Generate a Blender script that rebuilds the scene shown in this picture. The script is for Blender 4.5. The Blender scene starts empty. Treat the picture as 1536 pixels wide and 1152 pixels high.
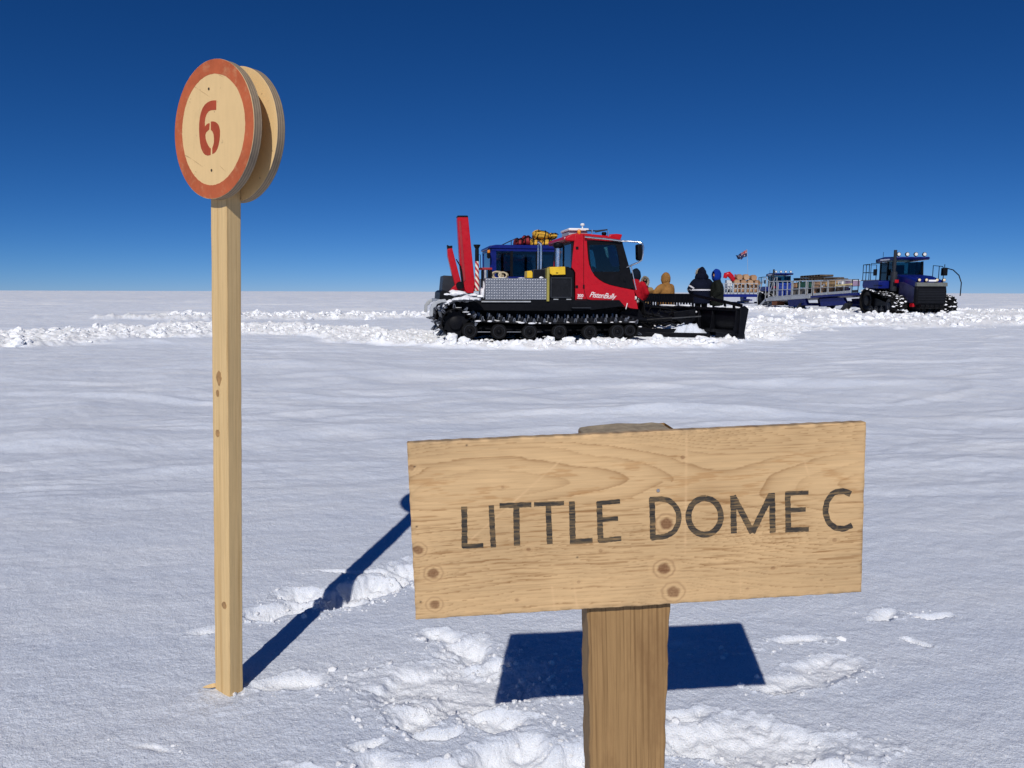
import bpy, bmesh, math, random
import numpy as np
from mathutils import Vector, Matrix, Euler

rng = random.Random(7)
nrg = np.random.default_rng(11)
SC = bpy.context.scene
COL = SC.collection
R = math.radians

# ------------------------------------------------------------------ camera
FPX, CXP, CYP = 1110.0, 768.0, 576.0
PITCH, ROLL, CAMH = R(7.1), R(0.168), 1.25
CAM = Vector((0, 0, CAMH))
_F = Vector((0, math.cos(PITCH), -math.sin(PITCH)))
_U0 = Vector((0, math.sin(PITCH), math.cos(PITCH)))
_R0 = Vector((1, 0, 0))
_R = _R0 * math.cos(ROLL) + _U0 * math.sin(ROLL)
_U = _U0 * math.cos(ROLL) - _R0 * math.sin(ROLL)
cam_data = bpy.data.cameras.new('camera')
cam_data.sensor_width = 36.0
cam_data.lens = 36.0 * FPX / 1536.0
cam_data.clip_start = 0.05
cam_data.clip_end = 20000
cam = bpy.data.objects.new('camera', cam_data)
COL.objects.link(cam)
m = Matrix((( _R.x, _U.x, -_F.x, CAM.x), (_R.y, _U.y, -_F.y, CAM.y), (_R.z, _U.z, -_F.z, CAM.z), (0, 0, 0, 1)))
cam.matrix_world = m
SC.camera = cam

def ray(px, py):
    return _F + _R * ((px - CXP) / FPX) - _U * ((py - CYP) / FPX)
def P(px, py, d):                      # measured point at distance d ahead
    v = ray(px, py); return CAM + v * (d / v.y)
def G(px, py, z=0.0):                  # measured point on level snow
    v = ray(px, py); return CAM + v * ((z - CAMH) / v.z)
def on_plane(px, py, o, n):
    v = ray(px, py); return CAM + v * ((o - CAM).dot(n) / v.dot(n))

class Frame:
    """a thing's own axes: x ahead, y to its left, z up"""
    def __init__(s, loc, yaw):
        s.o = Vector(loc); s.yaw = yaw
        s.M = Matrix.Translation(s.o) @ Matrix.Rotation(yaw, 4, 'Z')
        s.I = s.M.inverted()
    def at(s, px, py, yl):             # local (x,z) on the plane local y = yl
        o = s.M @ Vector((0, yl, 0)); n = s.M.to_3x3() @ Vector((0, 1, 0))
        p = s.I @ on_plane(px, py, o, n)
        return (p.x, p.z)
    def atx(s, px, py, xl):
        o = s.M @ Vector((xl, 0, 0)); n = s.M.to_3x3() @ Vector((1, 0, 0))
        p = s.I @ on_plane(px, py, o, n)
        return (p.y, p.z)

# ------------------------------------------------------------------ sun, sky
SUN_EL, SUN_AZ = R(38.0), R(188.8)      # azimuth clockwise from +Y, towards the sun
sun_dir = Vector((math.sin(SUN_AZ) * math.cos(SUN_EL), math.cos(SUN_AZ) * math.cos(SUN_EL), math.sin(SUN_EL)))
sd = bpy.data.lights.new('sun', 'SUN'); sd.energy = 3.55; sd.angle = R(0.53); sd.color = (1.0, 0.955, 0.90)
so = bpy.data.objects.new('sun', sd); COL.objects.link(so)
so.rotation_euler = sun_dir.to_track_quat('Z', 'Y').to_euler()
so.location = (-5, -20, 20)
world = bpy.data.worlds.new('World'); SC.world = world; world.use_nodes = True
wn = world.node_tree.nodes; wl = world.node_tree.links
bg = wn['Background']
sky = wn.new('ShaderNodeTexSky'); sky.sky_type = 'NISHITA'; sky.sun_disc = False
sky.sun_elevation = SUN_EL; sky.sun_rotation = SUN_AZ
sky.altitude = 3200; sky.air_density = 1.0; sky.dust_density = 0.0; sky.ozone_density = 6.0
sky.air_density = 0.7
# the thin, dry air of the high plateau: a deeper blue than the stock sky
sep = wn.new('ShaderNodeSeparateColor'); comb = wn.new('ShaderNodeCombineColor')
wl.new(sky.outputs[0], sep.inputs[0])
for ch, (pw, gain) in enumerate(((1.6, 0.50), (1.13, 0.475), (1.0, 0.62))):
    pre = wn.new('ShaderNodeMath'); pre.operation = 'MULTIPLY'; pre.inputs[1].default_value = 0.1
    po = wn.new('ShaderNodeMath'); po.operation = 'POWER'; po.inputs[1].default_value = pw
    ga_ = wn.new('ShaderNodeMath'); ga_.operation = 'MULTIPLY'; ga_.inputs[1].default_value = gain * 10
    wl.new(sep.outputs[ch], pre.inputs[0]); wl.new(pre.outputs[0], po.inputs[0]); wl.new(po.outputs[0], ga_.inputs[0]); wl.new(ga_.outputs[0], comb.inputs[ch])
wl.new(comb.outputs[0], bg.inputs[0]); bg.inputs[1].default_value = 0.1
SC.view_settings.view_transform = 'Standard'; SC.view_settings.look = 'None'
SC.view_settings.exposure = 0.0; SC.view_settings.gamma = 1.0
SC.cycles.max_bounces = 8

# ------------------------------------------------------------------ noise
_perm = nrg.permutation(256).astype(np.int32); _perm = np.concatenate([_perm, _perm, _perm])
_ga = nrg.uniform(0, 2 * np.pi, 256); _gx, _gy = np.cos(_ga), np.sin(_ga)
def gnoise(x, y, seed=0):
    x = np.asarray(x, float) + seed * 17.31; y = np.asarray(y, float) + seed * 9.77
    xi = np.floor(x).astype(np.int64); yi = np.floor(y).astype(np.int64)
    fx, fy = x - xi, y - yi
    u = fx * fx * fx * (fx * (fx * 6 - 15) + 10); v = fy * fy * fy * (fy * (fy * 6 - 15) + 10)
    a, b = xi & 255, yi & 255
    def g(i, j, dx, dy):
        h = _perm[_perm[(a + i) & 255] + ((b + j) & 255)]
        return _gx[h] * dx + _gy[h] * dy
    n0 = g(0, 0, fx, fy) * (1 - u) + g(1, 0, fx - 1, fy) * u
    n1 = g(0, 1, fx, fy - 1) * (1 - u) + g(1, 1, fx - 1, fy - 1) * u
    return (n0 * (1 - v) + n1 * v) * 1.5
def fbm(x, y, oct=3, seed=0, gain=0.5):
    s = 0; a = 1.0
    for k in range(oct):
        s = s + a * gnoise(x * 2 ** k, y * 2 ** k, seed + k * 3); a *= gain
    return s
def sstep(a, b, x):
    t = np.clip((x - a) / (b - a), 0, 1); return t * t * (3 - 2 * t)

# ------------------------------------------------------------------ materials
class NB:
    def __init__(s, name):
        s.m = bpy.data.materials.new(name); s.m.use_nodes = True
        s.n = s.m.node_tree.nodes; s.l = s.m.node_tree.links
        s.b = s.n['Principled BSDF']
    def new(s, t, **kw):
        n = s.n.new(t)
        for k, v in kw.items(): setattr(n, k, v)
        return n
    def ramp(s, fac, stops):
        r = s.new('ShaderNodeValToRGB'); e = r.color_ramp.elements
        while len(e) < len(stops): e.new(0.5)
        for i, (p, c) in enumerate(stops):
            e[i].position = p; e[i].color = (c[0], c[1], c[2], 1) if len(c) >= 3 else (c[0],) * 3 + (1,)
        s.l.new(fac, r.inputs[0]); return r.outputs[0]
    def mix(s, fac, a, b, blend='MIX'):
        mx = s.new('ShaderNodeMix', data_type='RGBA', blend_type=blend)
        for v, i in ((fac, 0), (a, 6), (b, 7)):
            if hasattr(v, 'links'): s.l.new(v, mx.inputs[i])
            else: mx.inputs[i].default_value = v if i == 0 else (v[0], v[1], v[2], 1)
        return mx.outputs[2]
    def noise(s, scale, detail=3, rough=0.55, vec=None, coords='Object', stretch=None):
        t = s.new('ShaderNodeTexNoise'); t.inputs['Scale'].default_value = scale
        t.inputs['Detail'].default_value = detail; t.inputs['Roughness'].default_value = rough
        tc = s.new('ShaderNodeTexCoord'); v = tc.outputs[coords]
        if stretch:
            mp = s.new('ShaderNodeMapping'); mp.inputs['Scale'].default_value = stretch
            s.l.new(v, mp.inputs[0]); v = mp.outputs[0]
        s.l.new(v, t.inputs['Vector']); return t.outputs['Fac']
    def bump(s, h, strength, dist):
        b = s.new('ShaderNodeBump'); b.inputs['Strength'].default_value = strength; b.inputs['Distance'].default_value = dist
        s.l.new(h, b.inputs['Height']); s.l.new(b.outputs[0], s.b.inputs['Normal']); return b
    def set(s, **kw):
        for k, v in kw.items():
            k = k.replace('_', ' ')
            inp = s.b.inputs[k]
            if hasattr(v, 'links'): s.l.new(v, inp)
            elif isinstance(v, tuple): inp.default_value = (*v, 1)
            else: inp.default_value = v

def mat(name, col, rough=0.5, metal=0.0, var=0.18, scale=3.0, dirt=None, dirt_amt=0.3, bump=0.0, bscale=60, spec=0.5):
    b = NB(name)
    n = b.noise(scale, 5, 0.6)
    lo = tuple(c * (1 - var) for c in col); hi = tuple(min(1, c * (1 + var)) for c in col)
    c = b.ramp(n, [(0.3, lo), (0.7, hi)])
    if dirt:
        n2 = b.noise(scale * 2.3, 6, 0.7)
        f = b.ramp(n2, [(0.52, (0,)), (0.72, (dirt_amt,))])
        c = b.mix(f, c, dirt)
    b.set(Base_Color=c, Roughness=rough, Metallic=metal, Specular_IOR_Level=spec)
    r = b.ramp(b.noise(scale * 4, 4, 0.6), [(0.3, (max(0, rough - 0.1),)), (0.7, (min(1, rough + 0.12),))])
    b.set(Roughness=r)
    if bump: b.bump(b.noise(bscale, 3, 0.6), bump, 0.01)
    return b.m

def glass_mat(name, tint, gloss=0.06, see=0.55):
    b = NB(name); out = b.n['Material Output']
    tr = b.new('ShaderNodeBsdfTransparent'); tr.inputs[0].default_value = (*[c for c in tint], 1)
    gl = b.new('ShaderNodeBsdfGlossy'); gl.inputs['Roughness'].default_value = 0.05; gl.inputs[0].default_value = (0.9, 0.95, 1, 1)
    fr = b.new('ShaderNodeFresnel'); fr.inputs[0].default_value = 1.5
    mx = b.new('ShaderNodeMixShader')
    b.l.new(fr.outputs[0], mx.inputs[0]); b.l.new(tr.outputs[0], mx.inputs[1]); b.l.new(gl.outputs[0], mx.inputs[2])
    b.l.new(mx.outputs[0], out.inputs[0]); b.n.remove(b.b)
    return b.m

# ------------------------------------------------------------------ mesh builder
class MB:
    def __init__(s): s.v = []; s.f = []
    def add(s, vs, fs):
        k = len(s.v); s.v += [tuple(v) for v in vs]; s.f += [tuple(k + i for i in f) for f in fs]; return s
    def box(s, x0, x1, y0, y1, z0, z1, M=None):
        vs = [Vector((x, y, z)) for x in (x0, x1) for y in (y0, y1) for z in (z0, z1)]
        if M is not None: vs = [M @ v for v in vs]
        return s.add(vs, [(0, 1, 3, 2), (4, 6, 7, 5), (0, 4, 5, 1), (2, 3, 7, 6), (0, 2, 6, 4), (1, 5, 7, 3)])
    def bar(s, a, b, w, h=None, up=(0, 0, 1)):
        a, b = Vector(a), Vector(b); d = (b - a); L = d.length
        if L < 1e-6: return s
        d /= L; up = Vector(up); sd_ = d.cross(up)
        if sd_.length < 1e-3: sd_ = d.cross(Vector((1, 0, 0)))
        sd_.normalize(); u = sd_.cross(d); h = h or w
        vs = [p + sd_ * (i * w / 2) + u * (j * h / 2) for p in (a, b) for i in (-1, 1) for j in (-1, 1)]
        return s.add(vs, [(0, 1, 3, 2), (4, 6, 7, 5), (0, 4, 5, 1), (2, 3, 7, 6), (0, 2, 6, 4), (1, 5, 7, 3)])
    def prism(s, poly, y0, y1, plane='xz', M=None, taper=None):
        n = len(poly); area = sum(poly[i][0] * poly[(i + 1) % n][1] - poly[(i + 1) % n][0] * poly[i][1] for i in range(n))
        if area < 0: poly = poly[::-1]
        def mk(a, b, c):
            v = {'xz': Vector((a, c, b)), 'yz': Vector((c, a, b)), 'xy': Vector((a, b, c))}[plane]
            return M @ v if M is not None else v
        vs = [mk(a, b, y0) for a, b in poly] + [mk(a, b, y1) for a, b in poly]
        fs = [tuple(range(n)), tuple(range(2 * n - 1, n - 1, -1))]
        fs += [(i, n + i, n + (i + 1) % n, (i + 1) % n) for i in range(n)]
        return s.add(vs, fs)
    def tube(s, pts, r, n=8, closed=False):
        pts = [Vector(p) for p in pts]; m_ = len(pts); rs = r if isinstance(r, (list, tuple)) else [r] * m_
        vs = []; fs = []; prev = None
        for i, p in enumerate(pts):
            if closed: t = pts[(i + 1) % m_] - pts[i - 1]
            else: t = pts[min(i + 1, m_ - 1)] - pts[max(i - 1, 0)]
            t.normalize()
            if prev is None:
                a = t.cross(Vector((0, 0, 1)))
                if a.length < 1e-3: a = t.cross(Vector((1, 0, 0)))
            else: a = prev - t * prev.dot(t)
            a.normalize(); prev = a; b = t.cross(a)
            for k in range(n):
                an = 2 * math.pi * k / n; vs.append(p + (a * math.cos(an) + b * math.sin(an)) * rs[i])
        for i in range(m_ if closed else m_ - 1):
            j = (i + 1) % m_
            for k in range(n): fs.append((i * n + k, i * n + (k + 1) % n, j * n + (k + 1) % n, j * n + k))
        if not closed: fs += [tuple(range(n - 1, -1, -1)), tuple((m_ - 1) * n + k for k in range(n))]
        return s.add(vs, fs)
    def lathe(s, prof, c=(0, 0, 0), axis='z', n=20, M=None):
        c = Vector(c); vs = []; fs = []; m_ = len(prof)
        for (r, z) in prof:
            for k in range(n):
                a = 2 * math.pi * k / n; x, y = r * math.cos(a), r * math.sin(a)
                v = {'z': Vector((x, y, z)), 'y': Vector((x, z, y)), 'x': Vector((z, x, y))}[axis]
                vs.append(c + (M @ v if M is not None else v))
        for i in range(m_ - 1):
            for k in range(n):
                q = (i * n + k, i * n + (k + 1) % n, (i + 1) * n + (k + 1) % n, (i + 1) * n + k)
                fs.append(q)
        fs += [tuple(range(n - 1, -1, -1)), tuple((m_ - 1) * n + k for k in range(n))]
        return s.add(vs, fs)
    def ball(s, c, r, sc=(1, 1, 1), nu=14, nv=9, M=None, fn=None):
        c = Vector(c); prof = []; vs = []; fs = []
        for i in range(nv + 1):
            ph = math.pi * i / nv
            for k in range(nu):
                a = 2 * math.pi * k / nu
                v = Vector((math.sin(ph) * math.cos(a), math.sin(ph) * math.sin(a), math.cos(ph)))
                q = v * r
                if fn: q = fn(v) * r
                q = Vector((q.x * sc[0], q.y * sc[1], q.z * sc[2]))
                vs.append(c + (M @ q if M is not None else q))
        for i in range(nv):
            for k in range(nu): fs.append((i * nu + k, (i + 1) * nu + k, (i + 1) * nu + (k + 1) % nu, i * nu + (k + 1) % nu))
        return s.add(vs, fs)
    def build(s, name, material, parent=None, bevel=0.0, smooth=35, loc=None):
        me = bpy.data.meshes.new(name); me.from_pydata(s.v, [], s.f); me.update()
        bm = bmesh.new(); bm.from_mesh(me); bmesh.ops.remove_doubles(bm, verts=bm.verts, dist=1e-6)
        bmesh.ops.recalc_face_normals(bm, faces=bm.faces); bm.to_mesh(me); bm.free()
        if smooth:
            me.polygons.foreach_set('use_smooth', [True] * len(me.polygons)); me.set_sharp_from_angle(angle=R(smooth))
        o = bpy.data.objects.new(name, me); COL.objects.link(o); me.materials.append(material)
        if parent: o.parent = parent
        if loc is not None: o.location = loc
        if bevel:
            bv = o.modifiers.new('bevel', 'BEVEL'); bv.width = bevel; bv.segments = 2; bv.limit_method = 'ANGLE'; bv.angle_limit = R(40)
            bv.harden_normals = False
        return o

def thing(name, label, cat, loc=(0, 0, 0), yaw=0.0, group=None):
    o = bpy.data.objects.new(name, None); COL.objects.link(o); o.location = loc; o.rotation_euler = (0, 0, yaw)
    o.empty_display_size = 0.2
    return tag(o, label, cat, group)
def tag(o, label=None, cat=None, group=None, kind=None):
    if label: o['label'] = label
    if cat: o['category'] = cat
    if group: o['group'] = group
    if kind: o['kind'] = kind
    return o
def copy_tree(o, parent=None):
    c = o.copy(); COL.objects.link(c)
    if parent: c.parent = parent
    for ch in list(o.children): copy_tree(ch, c)
    return c
def arr_mesh(name, V, F4=None, F3=None, material=None, smooth=True, attrs=None):
    """a mesh straight from arrays (quads or triangles)"""
    F = F4 if F4 is not None else F3; k = F.shape[1]
    me = bpy.data.meshes.new(name)
    me.vertices.add(len(V)); me.vertices.foreach_set('co', np.ascontiguousarray(V, np.float32).ravel())
    me.loops.add(F.size); me.loops.foreach_set('vertex_index', F.astype(np.int32).ravel())
    me.polygons.add(len(F)); me.polygons.foreach_set('loop_start', np.arange(0, F.size, k, dtype=np.int32))
    me.polygons.foreach_set('use_smooth', np.full(len(F), smooth))
    me.update(calc_edges=True)
    for nm, a in (attrs or {}).items():
        if a.ndim == 1:
            at = me.attributes.new(nm, 'FLOAT', 'POINT'); at.data.foreach_set('value', a.astype(np.float32))
        else:
            at = me.attributes.new(nm, 'FLOAT_COLOR', 'POINT'); c4 = np.ones((len(a), 4), np.float32); c4[:, :3] = a; at.data.foreach_set('color', c4.ravel())
    me.validate()
    o = bpy.data.objects.new(name, me); COL.objects.link(o)
    if material: me.materials.append(material)
    return o
# ================================================================== SNOW
def line_dist(x, y, pts):
    best = np.full(np.shape(x), 1e9)
    for (ax, ay), (bx, by) in zip(pts[:-1], pts[1:]):
        dx, dy = bx - ax, by - ay; L2 = dx * dx + dy * dy
        t = np.clip(((x - ax) * dx + (y - ay) * dy) / L2, 0, 1)
        best = np.minimum(best, np.hypot(x - ax - t * dx, y - ay - t * dy))
    return best
def gp(*pts): return [tuple(G(px, py)[:2]) for px, py in pts]

# churned vehicle tracks: measured along their middle, with half width in metres
TRACKS = [
    (gp((-700, 520), (-120, 508), (60, 504), (200, 500), (300, 494), (420, 494), (540, 500), (650, 505)), 2.0, 1.0),
    (gp((-700, 532), (-100, 519), (90, 512), (250, 505)), 1.15, 1.0),
    (gp((560, 509), (650, 514), (760, 516), (900, 517.5), (980, 516), (1080, 514), (1150, 509)), 0.62, 1.0),
    (gp((275, 477), (340, 475), (430, 476), (560, 475), (700, 475), (900, 476)), 3.3, 1.0),
    (gp((880, 508), (980, 503), (1120, 500), (1180, 495)), 1.5, 1.0),
    (gp((1000, 483), (1150, 484), (1300, 485), (1420, 480), (1560, 483), (1900, 490)), 3.4, 1.0),
    (gp((1090, 463), (1200, 468), (1310, 473), (1440, 475)), 4.6, 1.0),
    (gp((1380, 466), (1560, 471), (1900, 478)), 4.0, 1.0),
]
def track_mask(x, y):
    mk = np.zeros(np.shape(x))
    wob = fbm(x * 0.5, y * 0.5, 3, 5)
    for pts, hw, amt in TRACKS:
        d = line_dist(x, y, pts) + wob * hw * 0.55
        mk = np.maximum(mk, amt * (1 - sstep(hw * 0.75, hw * 1.1, d)))
    return mk

# trodden hollows by the two signs: (px,py) centre, half length, half width, turn, depth
HOLES = []
def hole(px, py, a, b, turn, depth, lump=1.0):
    c = G(px, py); HOLES.append((c.x, c.y, a, b, R(turn), depth, lump))
hole(318, 935, .09, .04, 20, .02); hole(420, 905, .15, .09, 30, .05); hole(455, 885, .15, .08, 10, .04)
hole(515, 890, .15, .13, 35, .10, .4); hole(560, 872, .19, .12, 25, .085, .7); hole(620, 850, .2, .13, 25, .07); hole(540, 850, .22, .03, 5, .02, .3)
hole(700, 965, .13, .11, -20, .055, .8); hole(655, 945, .09, .05, 0, .02); hole(740, 985, .10, .05, 20, .03, .5)
hole(690, 1042, .17, .09, 5, .05, .9); hole(615, 1060, .11, .09, 20, .04); hole(740, 1068, .14, .06, 0, .035, .6); hole(650, 1085, .08, .04, 0, .02)
hole(470, 1148, .13, .04, 0, .025); hole(560, 1140, .10, .06, 20, .04); hole(640, 1146, .12, .06, 0, .04); hole(760, 1120, .17, .09, 25, .055); hole(700, 1150, .12, .04, 0, .03); hole(860, 1128, .16, .08, 0, .05); hole(545, 1110, .05, .02, 0, .02)
hole(1050, 1108, .17, .075, -5, .06, .8); hole(1140, 1130, .17, .06, -10, .04); hole(1240, 1148, .2, .05, -6, .035); hole(1040, 1062, .10, .04, 0, .02)
hole(1200, 1005, .18, .07, 20, .02); hole(1245, 985, .12, .05, 25, .02); hole(1165, 1018, .10, .05, 10, .02); hole(1190, 950, .12, .03, 0, .015, .4)
hole(1325, 915, .08, .05, 20, .035, .3); hole(1395, 914, .09, .035, 0, .03, .4); hole(1372, 955, .05, .015, -20, .015); hole(440, 1012, .13, .06, 20, .025, .3)
hole(950, 965, .35, .10, 0, .015); hole(690, 1015, .32, .17, 10, .03, .3); hole(1110, 1100, .36, .12, -8, .03, .3); hole(1240, 1000, .2, .08, 20, .014, .3); hole(230, 1110, .10, .02, -15, .006, .2)

POST_BASE = G(344, 1033)
SIGN_Y = 1.20
def height(x, y):
    """snow surface: returns z and how freshly broken it is"""
    x = np.asarray(x, float); y = np.asarray(y, float)
    d = np.hypot(x, y)
    far = sstep(3, 12, d)
    # swell and wind-carved crust (long along a line slightly off the picture's horizontal)
    c, s_ = math.cos(R(9)), math.sin(R(9))
    u, v = c * x + s_ * y, -s_ * x + c * y
    wx = fbm(x / 7, y / 7, 2, 31)
    z = 0.11 * fbm(u / 16, v / 7, 2, 1) * sstep(5, 16, d) * (1 - 0.5 * sstep(60, 200, d))
    z = z + 0.35 * fbm(x / 90, y / 50, 2, 2) * sstep(90, 260, d)
    z = z + (0.019 * fbm(u / 3.0, (v + wx) / 1.25, 3, 3)) * sstep(2.6, 7, d)
    z = z + (0.055 * fbm(u / 5.5, (v + wx) / 2.0, 3, 33)) * sstep(22, 45, d)
    rid = 1 - np.abs(gnoise(u / 2.5, (v + 0.8 * wx) / 0.9, 14)) * 1.6
    z = z + 0.060 * np.clip(rid - 0.55, 0, 1) * sstep(3.2, 7, d) * (0.5 + 0.5 * sstep(-.2, .3, gnoise(x / 5, y / 5, 40)))
    gate = 0.35 + 0.65 * sstep(-.25, .35, gnoise(x / 2.7, y / 1.9, 41))
    z = z + (0.0060 * fbm(u / 0.85, (v + .3 * wx) / 0.40, 3, 4)) * (0.35 + 0.65 * sstep(1.8, 4.5, d)) * gate
    z = z + 0.0024 * fbm(u / 0.15, v / 0.10, 3, 6) * (1 - .5 * sstep(3, 8, d))
    near = 1 - sstep(3.5, 8.5, d)
    rd2 = 1 - np.abs(gnoise(u / 1.1 + wx, (v + .15 * wx) / 0.26, 48)) * 1.7
    z = z + 0.016 * np.clip(rd2 - 0.5, 0, 1) * sstep(.05, .35, gnoise(x / 3.3, y / 1.6, 49)) * sstep(3.0, 5.5, d)
    z = z + 0.0055 * fbm(u / 0.26, v / 0.15, 3, 47, .6) * sstep(2.8, 6, d)
    z = z + near * (0.0013 * fbm(x / 0.017, y / 0.017, 2, 8, 0.8))
    z = z + 0.017 * fbm(x / 1.2, y / 0.8, 3, 44) * sstep(3.5, 8, d)
    z = z + 0.008 * sstep(6, 30, d) * fbm(x / 0.5, y / 0.2, 2, 9)
    # snow pushed up inside the blade
    for (mx, my, a, b, hgt) in ((4.75, 19.95, .42, .3, .42), (4.2, 20.5, .5, .4, .30), (5.35, 20.6, .3, .5, .3)): z = z + hgt * (.75 + .5 * fbm(x / .3, y / .3, 3, 29) + .4 * np.abs(gnoise(x / .14, y / .14, 30))) * np.exp(-((x - mx) / a) ** 2 - ((y - my) / b) ** 2)
    # mounds at about 12 m
    for (px, py, a, b, hgt) in ((250, 512, 2.2, .7, .13), (430, 515, 1.4, .5, .08), (430, 547, 1.6, .5, .10), (610, 560, 1.5, .4, .07), (700, 540, 2.2, .5, .07), (880, 556, 1.6, .45, .08), (1020, 615, 1.3, .4, .08), (1250, 575, 1.8, .5, .08), (1430, 540, 2.0, .6, .09), (250, 590, 1.1, .35, .05), (90, 655, .9, .3, .06), (520, 640, .8, .25, .035), (1440, 690, .8, .22, .03)):
        g = G(px, py); z = z + hgt * np.exp(-((x - g.x) / a) ** 2 - ((y - g.y) / b) ** 2)
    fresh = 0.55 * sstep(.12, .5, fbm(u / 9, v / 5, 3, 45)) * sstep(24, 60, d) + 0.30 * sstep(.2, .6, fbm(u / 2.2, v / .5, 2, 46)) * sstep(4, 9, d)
    # hollows
    nr = d < 4.5
    xs, ys_ = np.where(nr, x, 0), np.where(nr, y, 0)
    wxx, wyy = 0.035 * fbm(xs / 0.16, ys_ / 0.16, 2, 12), 0.035 * fbm(xs / 0.16, ys_ / 0.16, 2, 13)
    edge = fbm(xs / 0.045, ys_ / 0.04, 4, 16, .62)
    field = np.full(np.shape(x), -1.0); dep_ = np.zeros(np.shape(x)); wsum = np.zeros(np.shape(x)) + 1e-6; lmp = np.zeros(np.shape(x)); tt = np.zeros(np.shape(x))
    for (hx, hy, a, b, t, dep, lump) in HOLES:
        ct, st = math.cos(t), math.sin(t)
        dx, dy = x + wxx - hx, y + wyy - hy
        q = np.sqrt(((ct * dx + st * dy) / a) ** 2 + ((-st * dx + ct * dy) / b) ** 2)
        w_ = np.exp(-(q * 1.1) ** 2); dep_ += w_ * dep; lmp += w_ * lump; tt += w_ * dy / (0.6 * a + 0.4 * b); wsum += w_
        field = np.maximum(field, 1 - q)
    dep_ = dep_ / wsum; lmp = lmp / wsum; tt = tt / wsum
    field = field + 0.26 * fbm(xs / 0.14, ys_ / 0.10, 3, 17) + 0.085 * edge
    soft = 0.24 + 0.76 * sstep(-.55, .45, tt + 0.5 * gnoise(xs / 0.2, ys_ / 0.2, 18))
    k = np.clip((field + .02) / soft, 0, 1); k = k * k * (3 - 2 * k)
    lumps = fbm(xs / 0.10, ys_ / 0.075, 3, 15); bill = np.abs(fbm(xs / 0.05, ys_ / 0.045, 2, 19))
    z = z - nr * dep_ * k * (1.0 + 0.22 * lmp * lumps) + nr * k * lmp * 0.007 * (bill - .25)
    z = z + nr * 0.006 * np.exp(-((field + 0.06) / 0.07) ** 2) * (0.5 + edge) * (dep_ > 0.012)
    fresh = np.maximum(fresh, nr * 0.62 * sstep(-0.02, 0.55, field))
    # small lip round the marker post
    pb = np.hypot(x - POST_BASE.x, y - POST_BASE.y)
    z = z + 0.005 * np.exp(-((pb - 0.09) / 0.05) ** 2) * (0.6 + .5 * edge)
    # churned tracks
    mk = track_mask(x, y)
    big = fbm(x / 0.55, y / 0.55, 3, 20); chunk = np.abs(fbm(x / 0.22, y / 0.22, 2, 21))
    z = z + mk * (0.05 + 0.065 * big + 0.085 * chunk) * (1 + 0.5 * sstep(26, 40, d))
    fresh = np.maximum(fresh, mk)
    z = z - 0.02
    return z, fresh

def snow_material():
    b = NB('wind_packed_snow')
    at = b.new('ShaderNodeAttribute', attribute_name='fresh')
    n1 = b.noise(0.9, 4, 0.6, stretch=(1, 3.2, 1))
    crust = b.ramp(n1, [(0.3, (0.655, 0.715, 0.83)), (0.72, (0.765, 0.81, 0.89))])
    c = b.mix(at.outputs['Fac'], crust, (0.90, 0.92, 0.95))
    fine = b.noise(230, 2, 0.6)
    grain = b.ramp(fine, [(0.28, (0.42,)), (0.46, (0.95,)), (0.6, (1.0,))])  # dark flecks: micro-shadowing of the rough crust painted into the base colour
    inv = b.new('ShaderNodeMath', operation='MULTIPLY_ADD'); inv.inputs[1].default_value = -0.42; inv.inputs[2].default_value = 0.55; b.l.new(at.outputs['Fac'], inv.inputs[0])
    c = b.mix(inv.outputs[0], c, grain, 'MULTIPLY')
    vo = b.new('ShaderNodeTexVoronoi'); vo.inputs['Scale'].default_value = 330; tc_ = b.new('ShaderNodeTexCoord'); b.l.new(tc_.outputs['Object'], vo.inputs['Vector'])
    sv = b.new('ShaderNodeSeparateColor'); b.l.new(vo.outputs['Color'], sv.inputs[0])
    c = b.mix(b.ramp(sv.outputs[0], [(0.962, (0,)), (0.97, (0.75,))]), c, (0.97, 0.97, 0.97))  # sparkle of frost crystals painted as tiny white specks in the colour
    b.set(Base_Color=c, Roughness=0.8, Specular_IOR_Level=0.25)
    b.set(Subsurface_Weight=0.22, Subsurface_Scale=0.02); b.b.inputs['Subsurface Radius'].default_value = (0.8, 0.9, 1.0)
    h1 = b.noise(170, 3, 0.7); b2 = b.bump(h1, 0.8, 0.006)
    b3 = b.new('ShaderNodeBump'); b3.inputs['Strength'].default_value = 0.34; b3.inputs['Distance'].default_value = 0.03
    b.l.new(b.noise(17, 5, 0.68), b3.inputs['Height']); b.l.new(b3.outputs[0], b2.inputs['Normal'])
    return b.m
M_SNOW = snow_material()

def make_ground():
    rs = [0.02, 0.35, 0.7, 0.95]
    r = 1.0
    while r < 6000:
        rs.append(r)
        st = max(0.0045, 0.55 * r * r / (740 * CAMH))
        if r < 32: st = min(st, 0.075)
        elif r < 110: st = min(st, 0.30)
        elif r < 420: st = 1.5
        else: st = r * 0.03
        r += st
    rs = np.array(rs)
    th = np.concatenate([np.arange(-46, 46.001, 0.105), np.arange(47, 313, 1.5)])
    th = np.radians(th)
    RR, TT = np.meshgrid(rs, th, indexing='ij')
    X, Y = RR * np.sin(TT), RR * np.cos(TT)
    Z, Fr = height(X, Y)
    n, k = RR.shape
    V = np.stack([X, Y, Z], -1).reshape(-1, 3)
    i, j = np.meshgrid(np.arange(n - 1), np.arange(k), indexing='ij'); j2 = (j + 1) % k
    F = np.stack([i * k + j, i * k + j2, (i + 1) * k + j2, (i + 1) * k + j], -1).reshape(-1, 4)[:, ::-1]
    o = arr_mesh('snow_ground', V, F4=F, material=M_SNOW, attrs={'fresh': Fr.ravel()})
    tag(o, kind='structure'); return o
ground = make_ground()

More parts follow.
